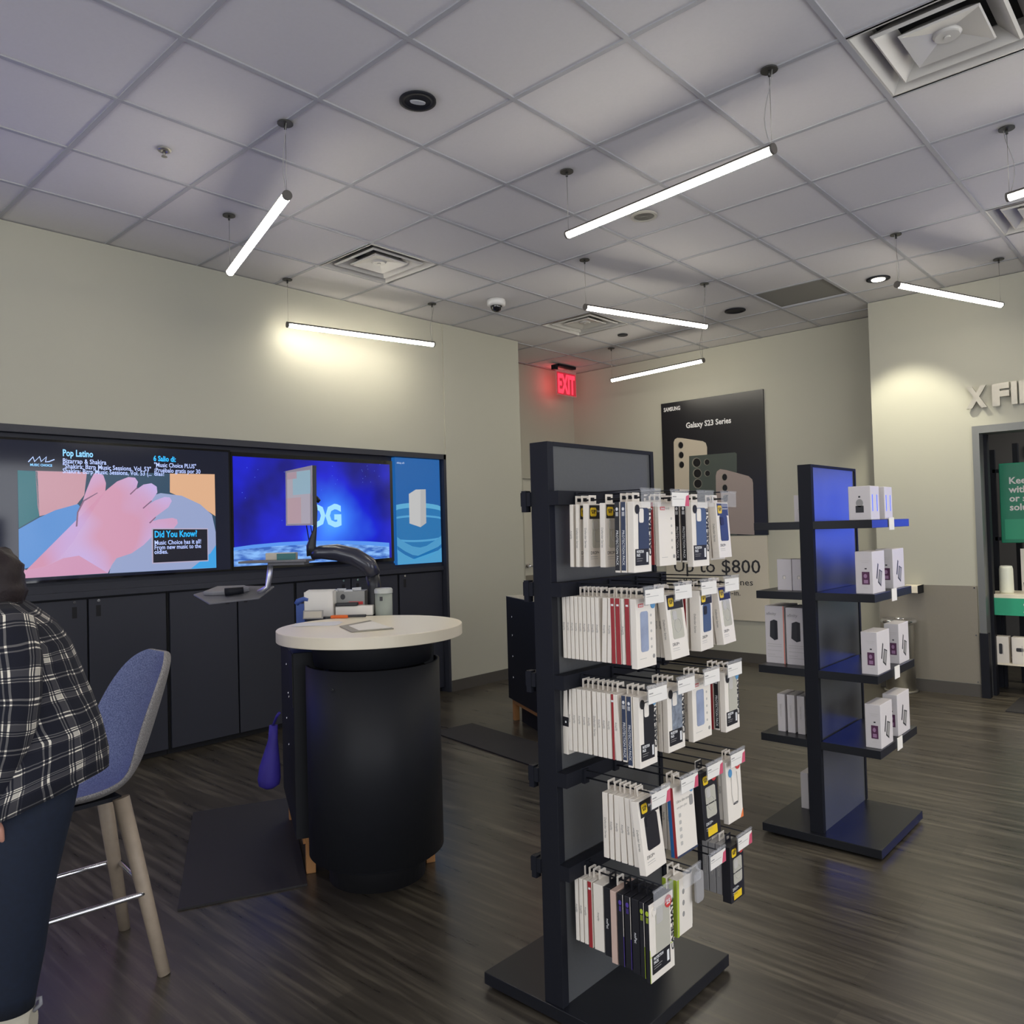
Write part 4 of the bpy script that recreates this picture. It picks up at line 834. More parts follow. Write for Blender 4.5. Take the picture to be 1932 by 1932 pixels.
# ================================================================== SECOND RACK WITH SHELVES
rack2, RP2 = gondola(1.222, 1.757, 2.765, 3.372, 1.438, 1.500, 2.795, 3.385, 'black shelf rack on the right stacked with white boxes')
SZ = [1.463, 1.139, .787, .465]
for i, z in enumerate(SZ):
    RP2(bx('shelf', M_blacksh, 1.500, 1.758, 2.795, 3.33, z-.036, z, None, .001)); RP2(bx('shelf', M_blacksh, 1.217, 1.438, 2.795, 3.33, z-.036, z, None, .001))
    tg = MB().box(1.759, 1.7615, 3.02, 3.09, z-.048, z+.008).build('price_label', M_papr); RP2(tg)
def dbox(name, label, x0, x1, y0, y1, z, h, face='fob', group='white boxes on the shelf rack'):
    t = thing(name, label, 'box', ((x0+x1)/2, (y0+y1)/2, z), group=group); w, d = x1-x0, y1-y0
    bx('carton', M_card2, -w/2, w/2, -d/2, d/2, 0, h, t, .002)
    if face == 'fob':     # purple phone picture on the near side, handset pair on the aisle side
        bx('cover_picture', mat('plum_picture', (.10, .03, .08), .4), -w*.12, w*.32, -d/2-.0006, -d/2, h*.22, h*.52, t)
        MB().prism(ellip(w*.10, h*.05, w*.08, h*.42), .0006, onyf(-d/2-.0006)).build('cover_picture', mat('mauve_picture', (.35, .2, .33), .4), t)
        bx('cover_picture', mat('mauve_picture', (.35, .2, .33), .4), -w*.02, w*.22, -d/2-.0009, -d/2, h*.25, h*.33, t)
        bx('brand_mark', M_ink, w*.05, w*.17, -d/2-.0006, -d/2, h*.58, h*.61, t)
        bx('fine_print', M_lgrey, -w*.2, w*.36, -d/2-.0006, -d/2, h*.78, h*.785, t); bx('fine_print', M_lgrey, -w*.12, w*.28, -d/2-.0006, -d/2, h*.74, h*.745, t); bx('fine_print', M_lgrey, -w*.05, w*.2, -d/2-.0006, -d/2, h*.14, h*.145, t)
        MB().prism([(-d*.22, h*.36), (-d*.15, h*.33), (-d*.02, h*.68), (-d*.08, h*.71)], .0006, onf(w/2)).build('device_picture', M_ink, t)
        MB().prism([(-d*.10, h*.25), (d*.14, h*.14), (d*.26, h*.50), (d*.03, h*.56)], .0008, onf(w/2)).build('device_picture', M_ink, t)
        MB().prism([(-d*.055, h*.27), (d*.12, h*.185), (d*.215, h*.48), (d*.045, h*.53)], .0012, onf(w/2)).build('device_picture', M_grey, t)
    if face == 'plug':
        MB().prism(rrect(w*.22, h*.12, .004, cx=-w*.02, cy=h*.42), .0008, onyf(-d/2)).build('device_picture', M_lgrey, t)
        MB().prism(rrect(w*.14, h*.09, .003, cx=-w*.0, cy=h*.41), .0014, onyf(-d/2)).build('device_picture', M_card, t)
    if face == 'modem':
        MB().prism([(-w*.26, h*.46), (-w*.02, h*.40), (w*.16, h*.42), (w*.16, h*.74), (-w*.02, h*.76), (-w*.22, h*.73)], .0008, onyf(-d/2)).build('device_picture', M_ink, t)
        MB().prism([(-w*.0, h*.41), (w*.14, h*.43), (w*.14, h*.735), (-w*.0, h*.75)], .0012, onyf(-d/2)).build('device_picture', M_blk, t)
        text('xfinity', .020, M_grey, t, (-w*.42, -d/2-.001, h*.84), ROTY, ext=.0001)
        for q in (.33, .29, .22, .15, .11): bx('fine_print', M_lgrey, -w*.40, w*(.35 if q != .15 else 0), -d/2-.0006, -d/2, h*q, h*q+.002, t)
        bx('edge_stripe', mat('coral_ink', (.8, .25, .18), .5), w/2-.004, w/2+.0004, -d/2-.0004, -d/2+.002, 0, h, t)
    if face == 'bulb':
        for q in (-.30, .22): MB().prism(rrect(d*.06, h*.5, d*.03, cx=d*q, cy=h*.5), .0008, onf(w/2)).build('product_picture', emis('blue_glare', (.03, .12, .9), .9), t)  # glowing strips: glare of the assumed blue screen put into the box faces
        MB().prism(ellip(w*.16, h*.12, 0, h*.50), .0008, onyf(-d/2)).build('device_picture', M_grey, t); bx('device_picture', M_ink, -w*.18, w*.18, -d/2-.0008, -d/2, h*.22, h*.42, t); bx('brand_mark', M_ink, -.004, .004, -d/2-.0008, -d/2, h*.66, h*.71, t)
    return t
TN = ['top shelf', 'second shelf', 'third shelf', 'bottom shelf']
# aisle side boxes
dbox('light_box', 'white light bulb box on the top right shelf beside the blue glow', 1.650, 1.745, 2.83, 2.945, SZ[0], .150, 'bulb')
dbox('light_box', 'white bulb box behind the first one on the top right shelf', 1.655, 1.745, 3.02, 3.13, SZ[0], .150, 'bulb')
for i, (b1, b2, hh) in enumerate((((1.672, 1.745, 2.82, 2.985), (1.665, 1.74, 3.12, 3.29), .185), ((1.684, 1.752, 2.82, 2.99), (1.68, 1.745, 3.15, 3.30), .185), ((1.686, 1.752, 2.83, 2.99), (1.683, 1.748, 3.08, 3.26), .190))):
    dbox('product_box', 'near white box of handset picture on the right side, %s' % TN[i+1], *b1, SZ[i+1], hh)
    dbox('product_box', 'far white box of handset picture on the right side, %s' % TN[i+1], *b2, SZ[i+1], hh)
# left side boxes
dbox('product_box', 'small white plug box beside the post on the top left shelf', 1.385, 1.434, 2.87, 2.95, SZ[0], .125, 'plug')
dbox('product_box', 'left of two small white plug boxes, second shelf left side', 1.296, 1.366, 2.86, 2.95, SZ[1], .148, 'plug')
dbox('product_box', 'right of two small white plug boxes, second shelf left side', 1.369, 1.434, 2.86, 2.95, SZ[1], .148, 'plug')
dbox('product_box', 'left of two tall white modem boxes, third shelf left side', 1.222, 1.316, 2.87, 3.04, SZ[2], .275, 'modem')
dbox('product_box', 'right of two tall white modem boxes, third shelf left side', 1.325, 1.430, 2.87, 3.04, SZ[2], .270, 'modem')
for i, xx in enumerate((1.270, 1.318, 1.366)):
    t = dbox('slim_box', ('leftmost', 'middle', 'rightmost')[i]+' of three slim white boxes, bottom shelf left side', xx, xx+.036, 2.868, 2.99, SZ[3], .178, None)
    text('Smart home', .012, M_lgrey, t, None, mtx=M3((0, 0, -1), (1, 0, 0), (0, -1, 0), (-.004, -.0625, .13)), ext=.0002)
dbox('slim_box', 'slim white box on the rack base, left of the post', 1.290, 1.328, 3.06, 3.20, .05, .175, None)
dbox('slim_box', 'slim white box on the rack base, half hidden by the post', 1.334, 1.370, 3.06, 3.20, .05, .19, None)

# ================================================================== ROUND POD COUNTER
EV = Vector((.888, -.46, 0)); NV = Vector((-.46, -.888, 0))
def pod(cx, cy, label, full=True):
    t = thing('service_pod', label, 'counter', (cx, cy, 0), (0, 0, math.atan2(EV.y, EV.x)))
    # local +x = EV (customer side), local -y = NV
    a = radians(92)
    sh = MB().lathe([(.272, .118), (.286, .118), (.286, .912), (.272, .912), (.272, .118)], n=48, a0=-a, a1=a); sh.build('curved_shell', M_podb, t)
    MB().lathe([(.001, .10), (.262, .10), (.262, .125), (.001, .125)], n=40).build('floor_plate', M_podb, t)
    MB().lathe([(.001, 0), (.205, 0), (.205, .12)], n=40).build('plinth', M_gap, t)
    bx('core', M_gap, -.25, .18, -.20, .20, .125, .90, t)
    bx('drawer_box', M_podb, -.86, -.10, -.33, .30, .155, .955, t, .003)
    for lx, ly in ((-.125, -.27), (-.80, -.29), (-.80, .26), (-.02, .235)): bx('leg', M_wood, lx-.02, lx+.02, ly-.02, ly+.02, 0, .155, t, .002)
    bx('leg_rail', M_wood, -.80, -.12, -.30, -.27, .125, .150, t)
    for lx, lz in ((-.42, .86), (-.34, .74), (-.30, .73), (-.46, .60), (-.36, .50)): MB().cyl((lx, -.33, lz), (lx, -.336, lz), .006, n=12).build('screw_cap', M_chrome, t)
    MB().cyl((.205, -.20, .84), (.212, -.205, .84), .006, n=12).build('screw_cap', M_chrome, t)
    MB().prism([(-.10, .72), (-.10, .95), (-.33, .95)], .004, onyf(-.33)).build('corner_flap', M_gap, t)
    return t
pd = pod(.130, 1.345, 'round black service pod under the white table top, wooden feet showing')
MB().lathe([(.001, 0), (.250, 0), (.262, .09), (.262, .10), (.001, .10)], c=(0, 0, .912), n=48).build('neck', M_podb, pd)
tt = MB().lathe([(.001, 1.012), (.399, 1.012), (.401, 1.014), (.401, 1.058), (.399, 1.060), (.001, 1.060)], n=128, smooth=False).build('tabletop', M_white, pd)
tt.location = (-.04, .0, 0)
pd2 = thing('drawer_unit', 'small black drawer cabinet on wooden legs behind the rack', 'cabinet', (-1.262, 3.70, 0), (0, 0, math.atan2(EV.y, EV.x)))
bx('body', M_podb, 0, .62, 0, .50, .165, .948, pd2, .003)
bx('worktop', mat('grey_top', (.42, .40, .34), .4), .0, .62, 0, .50, .948, .952, pd2)
for lx in (.03, .55):
    for ly in (.02, .44): bx('leg', M_wood, lx, lx+.04, ly, ly+.04, 0, .13, pd2)
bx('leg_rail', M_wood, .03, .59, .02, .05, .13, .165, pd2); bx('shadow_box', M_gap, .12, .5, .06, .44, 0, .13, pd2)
for lz in (.80, .66, .50, .34): MB().cyl((.13, 0, lz), (.13, -.008, lz), .009, n=12).build('knob', M_chrome, pd2)

# mats
def mat_rect(p, a, la, b, lb, label):
    m = MB(); P0 = Vector((p[0], p[1], 0)); A = Vector((a[0], a[1], 0))*la; B = Vector((b[0], b[1], 0))*lb
    q = [P0, P0+A, P0+A+B, P0+B]; v0 = [m.b.verts.new(x+Vector((0, 0, .0005))) for x in q]; v1 = [m.b.verts.new(x+Vector((0, 0, .009))) for x in q]
    m.b.faces.new(v0[::-1]); m.b.faces.new(v1)
    for i in range(4): m.b.faces.new((v0[i], v0[(i+1) % 4], v1[(i+1) % 4], v1[i]))
    return tag(m.build('floor_mat', M_mat), label, 'mat')
mat_rect((-.207, .622), (.42, .907), .50, (-.88, .475), 1.15, 'dark anti fatigue mat on the floor left of the round pod')
mat_rect((-.30, 2.88), (-.988, .154), 1.15, (.154, .988), .36, 'dark mat on the floor in front of the small drawer cabinet')

# things on the pod
def onpod(px_, py_): p = on_z(px_, py_, 1.06); return p
t = thing('clipboard', 'grey framed sheet lying on the white round table top', 'clipboard', (0, 0, 1.0605))
c4 = [onpod(*q) for q in ((640.7, 1183), (664, 1193.9), (743, 1187.4), (697.6, 1171.9))]
ctr = sum(c4, Vector())/4; t.location = (ctr.x, ctr.y, 1.0605)
MB().prism([(c.x-ctr.x, c.y-ctr.y) for c in c4], .004).build('board', mat('clip_grey', (.28, .26, .21), .5), t)
MB().prism([((c.x-ctr.x)*.78+.012, (c.y-ctr.y)*.78+.012) for c in c4], .0012, Matrix.Translation((0, 0, .004))).build('sheet', M_papr, t)
t = thing('paper_sheets', 'loose white papers on the left half of the round table top', 'paper', (-.16, 1.26, 1.0605))
for q in range(3): bx('sheet', mat('paper_cool', (.74, .74, .78), .7), -.10, .10, -.065, .065, .0006*q, .0006*q+.0005, t, 0, Matrix.Rotation(radians(38+9*q), 4, 'Z'))
RH = Vector((RT.x, RT.y, 0)).normalized(); FH = Vector((FW.x, FW.y, 0)).normalized(); RZ = math.atan2(RH.y, RH.x)
def place(name, label, cat, pxx, pyy, z):
    p = on_z(pxx, pyy, z); return thing(name, label, cat, (p.x, p.y, z), (0, 0, RZ))
t = place('paper_box', 'white open box of papers at the back of the round table', 'box', 602, 1164, 1.061)
MB().box(-.072, .072, 0, .09, 0, .004).box(-.072, -.069, 0, .09, 0, .122).box(.069, .072, 0, .09, 0, .122).box(-.072, .072, 0, .003, 0, .122).box(-.072, .072, .087, .09, 0, .125).build('carton', M_papr, t)
for q in range(5): bx('paper', M_papr, -.066, .066, .010+.014*q, .013+.014*q, .004, .126+.001*q, t)
t = place('card_holder', 'small framed card in front of the white paper box', 'card', 592, 1168, 1.061)
bx('frame', M_grey, -.052, .045, -.004, .002, 0, .042, t, .002, Matrix.Rotation(radians(-14), 4, 'X')); bx('card', mat('cream_card', (.55, .50, .42), .6), -.046, .038, -.006, -.004, .005, .036, t, 0, Matrix.Rotation(radians(-14), 4, 'X'))
t = place('device_box', 'low white box with a black handset on it, on the round table', 'box', 668, 1162, 1.061)
bx('carton', M_papr, -.092, .092, 0, .06, 0, .048, t, .004)
t2 = thing('handset', 'black handheld card reader lying on the low white box', 'device', (t.location.x-.05*RH.x, t.location.y-.05*RH.y+.02, 1.061+.049), (0, 0, RZ))
MB().prism(rrect(.11, .045, .012), .016).build('body', M_blk, t2, .004); MB().prism(rrect(.05, .03, .004), .0006, Matrix.Translation((-.02, 0, .016))).build('screen', M_gloss, t2)
t = place('box_cutter', 'orange and black tool lying in front of the low white box', 'tool', 640, 1166, 1.061)
MB().prism([(-.04, -.012), (.03, -.016), (.05, -.004), (.03, .012), (-.035, .014)], .014).build('handle', mat('orange_plastic', (.75, .13, .01), .4), t, .003)
bx('blade_case', M_blk, .03, .13, -.008, .010, .002, .014, t, .003)
# things standing on the lower drawer box behind
ZB = .956
def behind(name, label, cat, pxx, d, z=ZB):
    p = at(pxx, 1100, d); return thing(name, label, cat, (p.x, p.y, z), (0, 0, RZ))
t = behind('printed_carton', 'grey printed carton with torn flaps behind the white table', 'box', 650, 3.92)
bx('carton', mat('grey_carton', (.30, .30, .29), .6, noise=.15, nscale=9), -.099, .099, 0, .10, 0, .222, t)
for q in range(4): bx('flap', mat('foil', (.55, .55, .55), .35), -.092+.046*q, -.048+.046*q, -.002+.02*(q % 2), .03, .220, .229+.006*(q % 2), t, 0, Matrix.Rotation(radians(3-2*q), 4, 'Y'))
bx('red_stripe', M_redst, .02, .09, -.001, 0, .155, .17, t); MB().prism(ellip(.012, .014, -.01, .195), .001, onyf(0)).build('round_mark', M_ink, t)
t = behind('canister', 'pale grey green cylinder carton behind the white table, right of the pole', 'container', 723, 3.90)
MB().lathe([(.001, 0), (.042, 0), (.043, .215), (.001, .215)], n=28).build('body', mat('sage_card', (.30, .33, .29), .5, noise=.15, nscale=15), t)
MB().lathe([(.045, .210), (.045, .228), (.040, .235), (.001, .235)], n=28).build('lid', mat('sage_lid', (.48, .50, .47), .35), t)
bx('dark_mark', M_ink, -.012, .002, -.045, -.042, .175, .195, t)
bh = behind('blue_cloth', 'bright blue item poking out left of the white paper box', 'cloth', 562, 3.86)
MB().tube([(-.01, 0, .17), (.0, 0, .185), (.03, 0, .195), (.05, 0, .19)], [.012, .014, .012, .01], 10).build('strap', mat('blue_cloth', (.05, .10, .35), .6), bh)
MB().box(-.012, .03, 0, .04, 0, .17).build('pouch', mat('blue_cloth', (.05, .10, .35), .6), bh)
# workstation arm, monitor, trays
DA = 3.95
ws = thing('monitor_stand', 'curved dark monitor arm rising behind the round table', 'stand', tuple(at(705, 1235, DA)))
ws.location.z = ZB
def G(o, root): o.parent = root; o.matrix_parent_inverse = Matrix.Translation(-Vector(root.location)); return o
A = lambda x, y, d=DA: at(x, y, d)
b0 = A(706, 1200); b0.z = ZB
G(MB().tube([b0, A(707, 1150), A(706, 1105), A(702, 1080)], [.040, .036, .034, .034], 20).build('column', M_blacksh), ws)
G(MB().tube([A(706, 1086), A(695, 1066), A(668, 1050), A(635, 1042), A(605, 1042), A(588, 1046)], [.036, .044, .045, .042, .034, .028], 20).build('curved_arm', mat('arm_satin', (.02, .022, .04), .3, coat=.5)), ws)
G(MB().tube([A(590, 1048), A(587, 1030), A(594, 1000), A(596, 960), A(592, 925)], [.030, .024, .010, .008, .008], 14).build('mast', M_blacksh), ws)
G(MB().cyl(A(596, 944), A(601, 940), .018, .016, n=18).build('pivot', M_black), ws)
G(MB().tube([A(578, 990), A(583, 1020), A(588, 1046)], .003, 6).tube([A(586, 992), A(590, 1015), A(586, 1040)], .0025, 6).build('cable', M_black), ws)
mon = thing('monitor', 'portrait monitor on the arm, screen turned left, in front of blue screen', 'monitor', tuple(A(565, 992)))
mq = [A(540, 992, 4.02), A(590, 991, 3.80), A(589, 878, 3.80), A(539, 889, 4.02)]
nrm = (mq[1]-mq[0]).cross(mq[3]-mq[0]).normalized()
if nrm.dot(CAM-mq[0]) < 0: nrm = -nrm
def slab(name, q, n_, th, m, root, off=0.0):
    b = MB(); v0 = [b.b.verts.new(x+n_*off) for x in q]; v1 = [b.b.verts.new(x+n_*(off-th)) for x in q]
    b.b.faces.new(v0); b.b.faces.new(v1[::-1])
    for i in range(4): b.b.faces.new((v0[i], v1[i], v1[(i+1) % 4], v0[(i+1) % 4]))
    return G(b.build(name, m), root)
slab('casing', mq, nrm, .022, M_blacksh, mon)
slab('bezel', mq, nrm, .002, mat('bezel_silver', (.5, .45, .42), .4), mon, .0015)
def lerpq(q, a, b, c, d): return [q[0]+(q[1]-q[0])*u+(q[3]-q[0])*v for u, v in ((a, c), (b, c), (b, d), (a, d))]
slab('screen', lerpq(mq, .07, .93, .03, .965), nrm, .001, emis('mon_base', (.36, .33, .34), 1.0, .4), mon, .003)
slab('screen_picture', lerpq(mq, .30, .95, .55, .96), nrm, .001, emis('mon_blue', (.25, .38, .42), 1.0, .4), mon, .0036)
slab('screen_picture', lerpq(mq, .08, .45, .84, .96), nrm, .001, emis('mon_pink', (.36, .26, .27), 1.0, .4), mon, .0042)
slab('screen_picture', lerpq(mq, .08, .60, .04, .5), nrm, .001, emis('mon_rose', (.40, .28, .27), 1.0, .4), mon, .0042)
tr = thing('keyboard_tray', 'upper grey tray on the monitor arm with small boxes on it', 'tray', tuple(A(530, 1058)))
tr.rotation_euler = (0, 0, RZ)
MB().box(-.185, .15, -.09, .09, -.006, .004).box(-.05, .13, -.05, .05, -.022, -.006).build('tray', mat('tray_grey', (.14, .14, .16), .5), tr, .003)
t = thing('small_carton', 'teal and white small carton resting on the upper tray', 'box', tuple(Vector(tr.location)+Vector((0, 0, .004))), (0, 0, RZ))
bx('carton', mat('cream_card', (.55, .50, .42), .6), -.078, .07, 0, .06, 0, .036, t, .003); bx('teal_panel', mat('teal_card', (.03, .16, .17), .5), -.02, .075, -.003, 0, 0, .032, t)
tr2 = thing('counter_tray', 'lower grey tray with curled edge held by a chrome bracket', 'tray', tuple(A(436, 1122)), (radians(13), 0, RZ))
MB().prism([(-.19, .0), (-.05, -.16), (.17, -.09), (.19, .10), (.02, .13), (-.12, .09)], .008).build('tray', mat('tray_grey', (.14, .14, .16), .5), tr2, .003)
def wl2(v): return Vector(v)
bk = MB(); q1, q2 = A(511, 1060), A(505, 1108); q3 = A(488, 1118)
bk.tube([q1, A(508, 1088), q2, q3], .014, 10)
_b = bk.build('bracket', mat('silver_arm', (.6, .6, .66), .3, metal=.8), tr2)
_b.matrix_parent_inverse = (Matrix.Translation(tr2.location) @ tr2.rotation_euler.to_matrix().to_4x4()).inverted()
t = thing('scanner', 'grey handheld scanner dock lying on the lower tray', 'device', tuple(Vector(tr2.location)+Vector((0, 0, .0085))), (radians(13), 0, RZ))
MB().prism([(-.13, -.03), (-.09, .06), (.05, .065), (.09, .02), (.03, -.035), (-.08, -.04)], .022).build('dock', mat('dock_grey', (.20, .20, .22), .4), t, .006)
MB().cyl((-.01, -.055, .022), (.075, -.03, .022), .020, .017, n=18).build('scanner_head', M_black, t)
# purple bag
bgp = A(512, 1370, 3.45)
t = thing('bag', 'purple blue cloth bag hanging from the left side of the pod', 'bag', (bgp.x, bgp.y, .0))
t.location = tuple(A(512, 1485, 3.45))
bp_ = Vector(t.location)
def bag():
    b = MB(); rings = []
    for (xx, yy, w, d) in ((516, 1368, 8, .012), (515, 1395, 9, .018), (512, 1420, 14, .03), (509, 1445, 19, .045), (508, 1468, 21, .05), (508, 1480, 19, .045), (508, 1487, 8, .02)):
        c = A(xx, yy, 3.45); rings.append((c, RH*(w*3.45/FPX), FH*d))
    b.loft(rings, n=20, cap0=True, cap1=True); return b
G(bag().build('bag_body', mat('purple_cloth', (.035, .022, .26), .7, noise=.3, nscale=12, bump=.5)), t)
G(MB().tube([A(514, 1372, 3.45), A(522, 1352, 3.42), A(527, 1345, 3.40)], .006, 8).build('bag_strap', mat('purple_cloth', (.035, .022, .26), .7)), t)

# ================================================================== STOOL
FA = Vector((.198, .392, 0)); FB = Vector((-.231, .431, 0)); FC = Vector((.150, -.01, 0)); FD = Vector((-.262, .03, 0))
sc_ = (FA+FB+FC+FD)/4
st = thing('bar_stool', 'fabric bar stool, blue grey inside, with pale wooden legs beside the person', 'stool', tuple(sc_))
ZS = .60
for f in (FA, FB, FC, FD):
    l = f-sc_; top = Vector((l.x*.52, l.y*.52, ZS-.01))
    MB().tube([l, l*.76+Vector((0, 0, ZS*.5)), top], [.020, .024, .027], 14).build('leg', M_wood2, st)
zr = .275; ring = []
fc = [(f-sc_)*(1-.48*zr/ZS)*1.09 for f in (FA, FB, FD, FC)]
for i in range(4):
    p, q, r_ = fc[i-1], fc[i], fc[(i+1) % 4]
    for f_ in (.12, .04): ring.append(q+(p-q)*f_+Vector((0, 0, zr)))
    for f_ in (.04, .12): ring.append(q+(r_-q)*f_+Vector((0, 0, zr)))
ring.append(ring[0]); MB().tube(ring, .009, 10, caps=False).build('foot_ring', M_chrome, st)
def shell():
    """bucket seat: grid over u (side to side) and v (front lip, seat, curve, back)"""
    prof = [(-.22, .035), (-.19, .02), (-.11, .0), (-.01, -.005), (.06, .01), (.110, .055), (.142, .12), (.172, .20), (.200, .28), (.224, .35), (.242, .405), (.250, .435)]
    halfw = [.13, .17, .205, .215, .215, .212, .212, .205, .192, .168, .128, .060]
    wing = [.00, .012, .03, .045, .06, .075, .085, .085, .075, .06, .04, .02]
    b = MB(); nu = 16; rows = []
    for side in (0, 1):
        R_ = []
        for (y, z), hw, wg in zip(prof, halfw, wing):
            i = prof.index((y, z)); t0 = prof[max(i-1, 0)]; t1 = prof[min(i+1, len(prof)-1)]
            tx, tz = t1[0]-t0[0], t1[1]-t0[1]; L_ = math.hypot(tx, tz); ny, nz = -tz/L_, tx/L_     # inward normal (towards sitter)
            row = []
            for k in range(nu+1):
                s = -1+2*k/nu; c = wg*s*s
                off = 0 if side == 0 else -.034*(1-.55*s*s)
                row.append(b.b.verts.new((hw*s*(1 if side == 0 else 1.0), y+ny*(c+off), z+nz*(c+off))))
            R_.append(row)
        rows.append(R_)
    nv = len(prof)
    for side in (0, 1):
        R_ = rows[side]
        for j in range(nv-1):
            for k in range(nu):
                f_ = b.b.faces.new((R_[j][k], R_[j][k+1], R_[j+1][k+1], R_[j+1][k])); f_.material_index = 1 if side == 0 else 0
    for j in range(nv-1):
        for k in (0, nu): b.b.faces.new((rows[0][j][k], rows[0][j+1][k], rows[1][j+1][k], rows[1][j][k]))
    for k in range(nu):
        for j in (0, nv-1): b.b.faces.new((rows[0][j][k], rows[0][j][k+1], rows[1][j][k+1], rows[1][j][k]))
    for f in b.b.faces: f.smooth = True
    return b
sh = shell().build('seat_shell', [M_fabric, fabric_mat('blue_grey_inner', (0.10, 0.12, 0.25), (0.22, 0.26, 0.46))], st); sh['label'] = 'shell with grey outer side and blue grey inner side'; sh.location = (.0, .04, ZS+.02)  # inner faces are coloured blue grey, outer faces grey
md = sh.modifiers.new('s', 'SUBSURF'); md.levels = 1; md.render_levels = 2
MB().box(-.11, .11, -.10, .10, ZS-.02, ZS-.006).build('seat_plate', M_black, st)

# ================================================================== PERSON
DP = 2.27
pe = thing('person', 'person in plaid shirt and jeans leaning at the left edge, back turned', 'person', tuple(on_z(60, 1955, 0.0)))
fl = Vector(pe.location)
Q = lambda x, y, d=DP: at(x, y, d)
SH = -FH; UPV = Vector((0, 0, 1)); K = DP/FPX
def pr_(o): return G(o, pe)
def skin_body():
    J = {}; E_ = []; V = []
    def v(n, p, r): J[n] = len(V); V.append((p, r))
    v('pel', Q(50, 1470), .11); v('sp', Q(40, 1370), .11); v('ch', Q(20, 1250), .12); v('nk', Q(-12, 1150), .055); v('hd0', Q(-30, 1135), .055); v('hd1', Q(-46, 1110), .078); v('hd2', Q(-46, 1085), .070)
    v('sl', Q(8, 1195, DP-.13), .055); v('el', Q(22, 1360, DP-.17), .042); v('wl', Q(-12, 1500, DP-.17), .026)
    v('sr', Q(-10, 1195, DP+.13), .055); v('er', Q(-90, 1330, DP+.14), .042); v('wr', Q(-190, 1370, DP+.10), .026)
    v('hl', Q(48, 1520, DP-.06), .095); v('kl', Q(25, 1690, DP-.06), .06); v('al', Q(22, 1885, DP-.02), .035)
    v('hr', Q(30, 1520, DP+.07), .095); v('kr', Q(-60, 1690, DP+.07), .06); v('ar', Q(-90, 1870, DP+.09), .035)
    for a, b in (('pel', 'sp'), ('sp', 'ch'), ('ch', 'nk'), ('nk', 'hd0'), ('hd0', 'hd1'), ('hd1', 'hd2'), ('ch', 'sl'), ('sl', 'el'), ('el', 'wl'), ('ch', 'sr'), ('sr', 'er'), ('er', 'wr'), ('pel', 'hl'), ('hl', 'kl'), ('kl', 'al'), ('pel', 'hr'), ('hr', 'kr'), ('kr', 'ar')): E_.append((J[a], J[b]))
    # hands: palm and five fingers
    for s, w in ((-1, 'wl'), (1, 'wr')):
        wp = V[J[w]][0]; dn = Vector((0, 0, -1)) if s < 0 else -RH; fwd = -RH if s < 0 else Vector((0, 0, -1)); out = SH*(1 if s < 0 else -1)
        v('p%d' % s, wp+dn*.045+fwd*.005, .024); E_.append((J[w], J['p%d' % s]))
        v('q%d' % s, wp+dn*.075+fwd*.010, .024); E_.append((J['p%d' % s], J['q%d' % s]))
        for i, (off, ln) in enumerate(((.030, .060), (.011, .068), (-.009, .064), (-.028, .050))):
            a = wp+dn*.092+fwd*(.008+off)+out*.004; b_ = a+dn*ln*.5+fwd*.004-out*.008; c = b_+dn*ln*.42-out*.022
            for nme, p, r in (('a', a, .0095), ('b', b_, .0088), ('c', c, .0075)): v('%s%d%d' % (nme, s, i), p, r)
            E_.extend([(J['q%d' % s], J['a%d%d' % (s, i)]), (J['a%d%d' % (s, i)], J['b%d%d' % (s, i)]), (J['b%d%d' % (s, i)], J['c%d%d' % (s, i)])])
        a = wp+dn*.045+fwd*.034; b_ = a+dn*.030+fwd*.018; c = b_+dn*.024+fwd*.004
        for nme, p, r in (('ta', a, .011), ('tb', b_, .0095), ('tc', c, .008)): v('%s%d' % (nme, s), p, r)
        E_.extend([(J['p%d' % s], J['ta%d' % s]), (J['ta%d' % s], J['tb%d' % s]), (J['tb%d' % s], J['tc%d' % s])])
    me = bpy.data.meshes.new('body'); me.from_pydata([x[0] for x in V], E_, []); me.materials.append(M_skin)
    o = bpy.data.objects.new('body', me); COL.objects.link(o)
    m = o.modifiers.new('skin', 'SKIN'); m.use_smooth_shade = True
    for i, x in enumerate(V): me.skin_vertices[0].data[i].radius = (x[1], x[1]); me.skin_vertices[0].data[i].use_root = (i == 0)
    s = o.modifiers.new('sub', 'SUBSURF'); s.levels = 2; s.render_levels = 2
    dg = bpy.context.evaluated_depsgraph_get(); bpy.context.view_layer.update(); m2 = bpy.data.meshes.new_from_object(o.evaluated_get(bpy.context.evaluated_depsgraph_get()))
    bpy.data.objects.remove(o); o = bpy.data.objects.new('body', m2); COL.objects.link(o); return o
pr_(skin_body())
# face
hc = Q(-46, 1102)
fz = -RH
MB().tube([hc+fz*.085+Vector((0, 0, .012)), hc+fz*.108-Vector((0, 0, .018)), hc+fz*.092-Vector((0, 0, .028))], [.008, .012, .008], 10)
nz = MB().tube([hc+fz*.080+Vector((0, 0, .012)), hc+fz*.104-Vector((0, 0, .018)), hc+fz*.085-Vector((0, 0, .028))], [.008, .012, .008], 10).build('nose', M_skin); pr_(nz)
for s in (-1, 1):
    e_ = MB(); bmesh.ops.create_uvsphere(e_.b, u_segments=12, v_segments=8, radius=.011, matrix=Matrix.Translation(hc+fz*.078+SH*s*.032+Vector((0, 0, .010)))); pr_(e_.build('eye', M_txtw))
    e_ = MB(); bmesh.ops.create_uvsphere(e_.b, u_segments=10, v_segments=6, radius=.018, matrix=Matrix.Translation(hc+SH*s*.085-Vector((0, 0, .01))) @ Matrix.Diagonal((.8, .8, 1.5, 1))); pr_(e_.build('ear', M_skin))
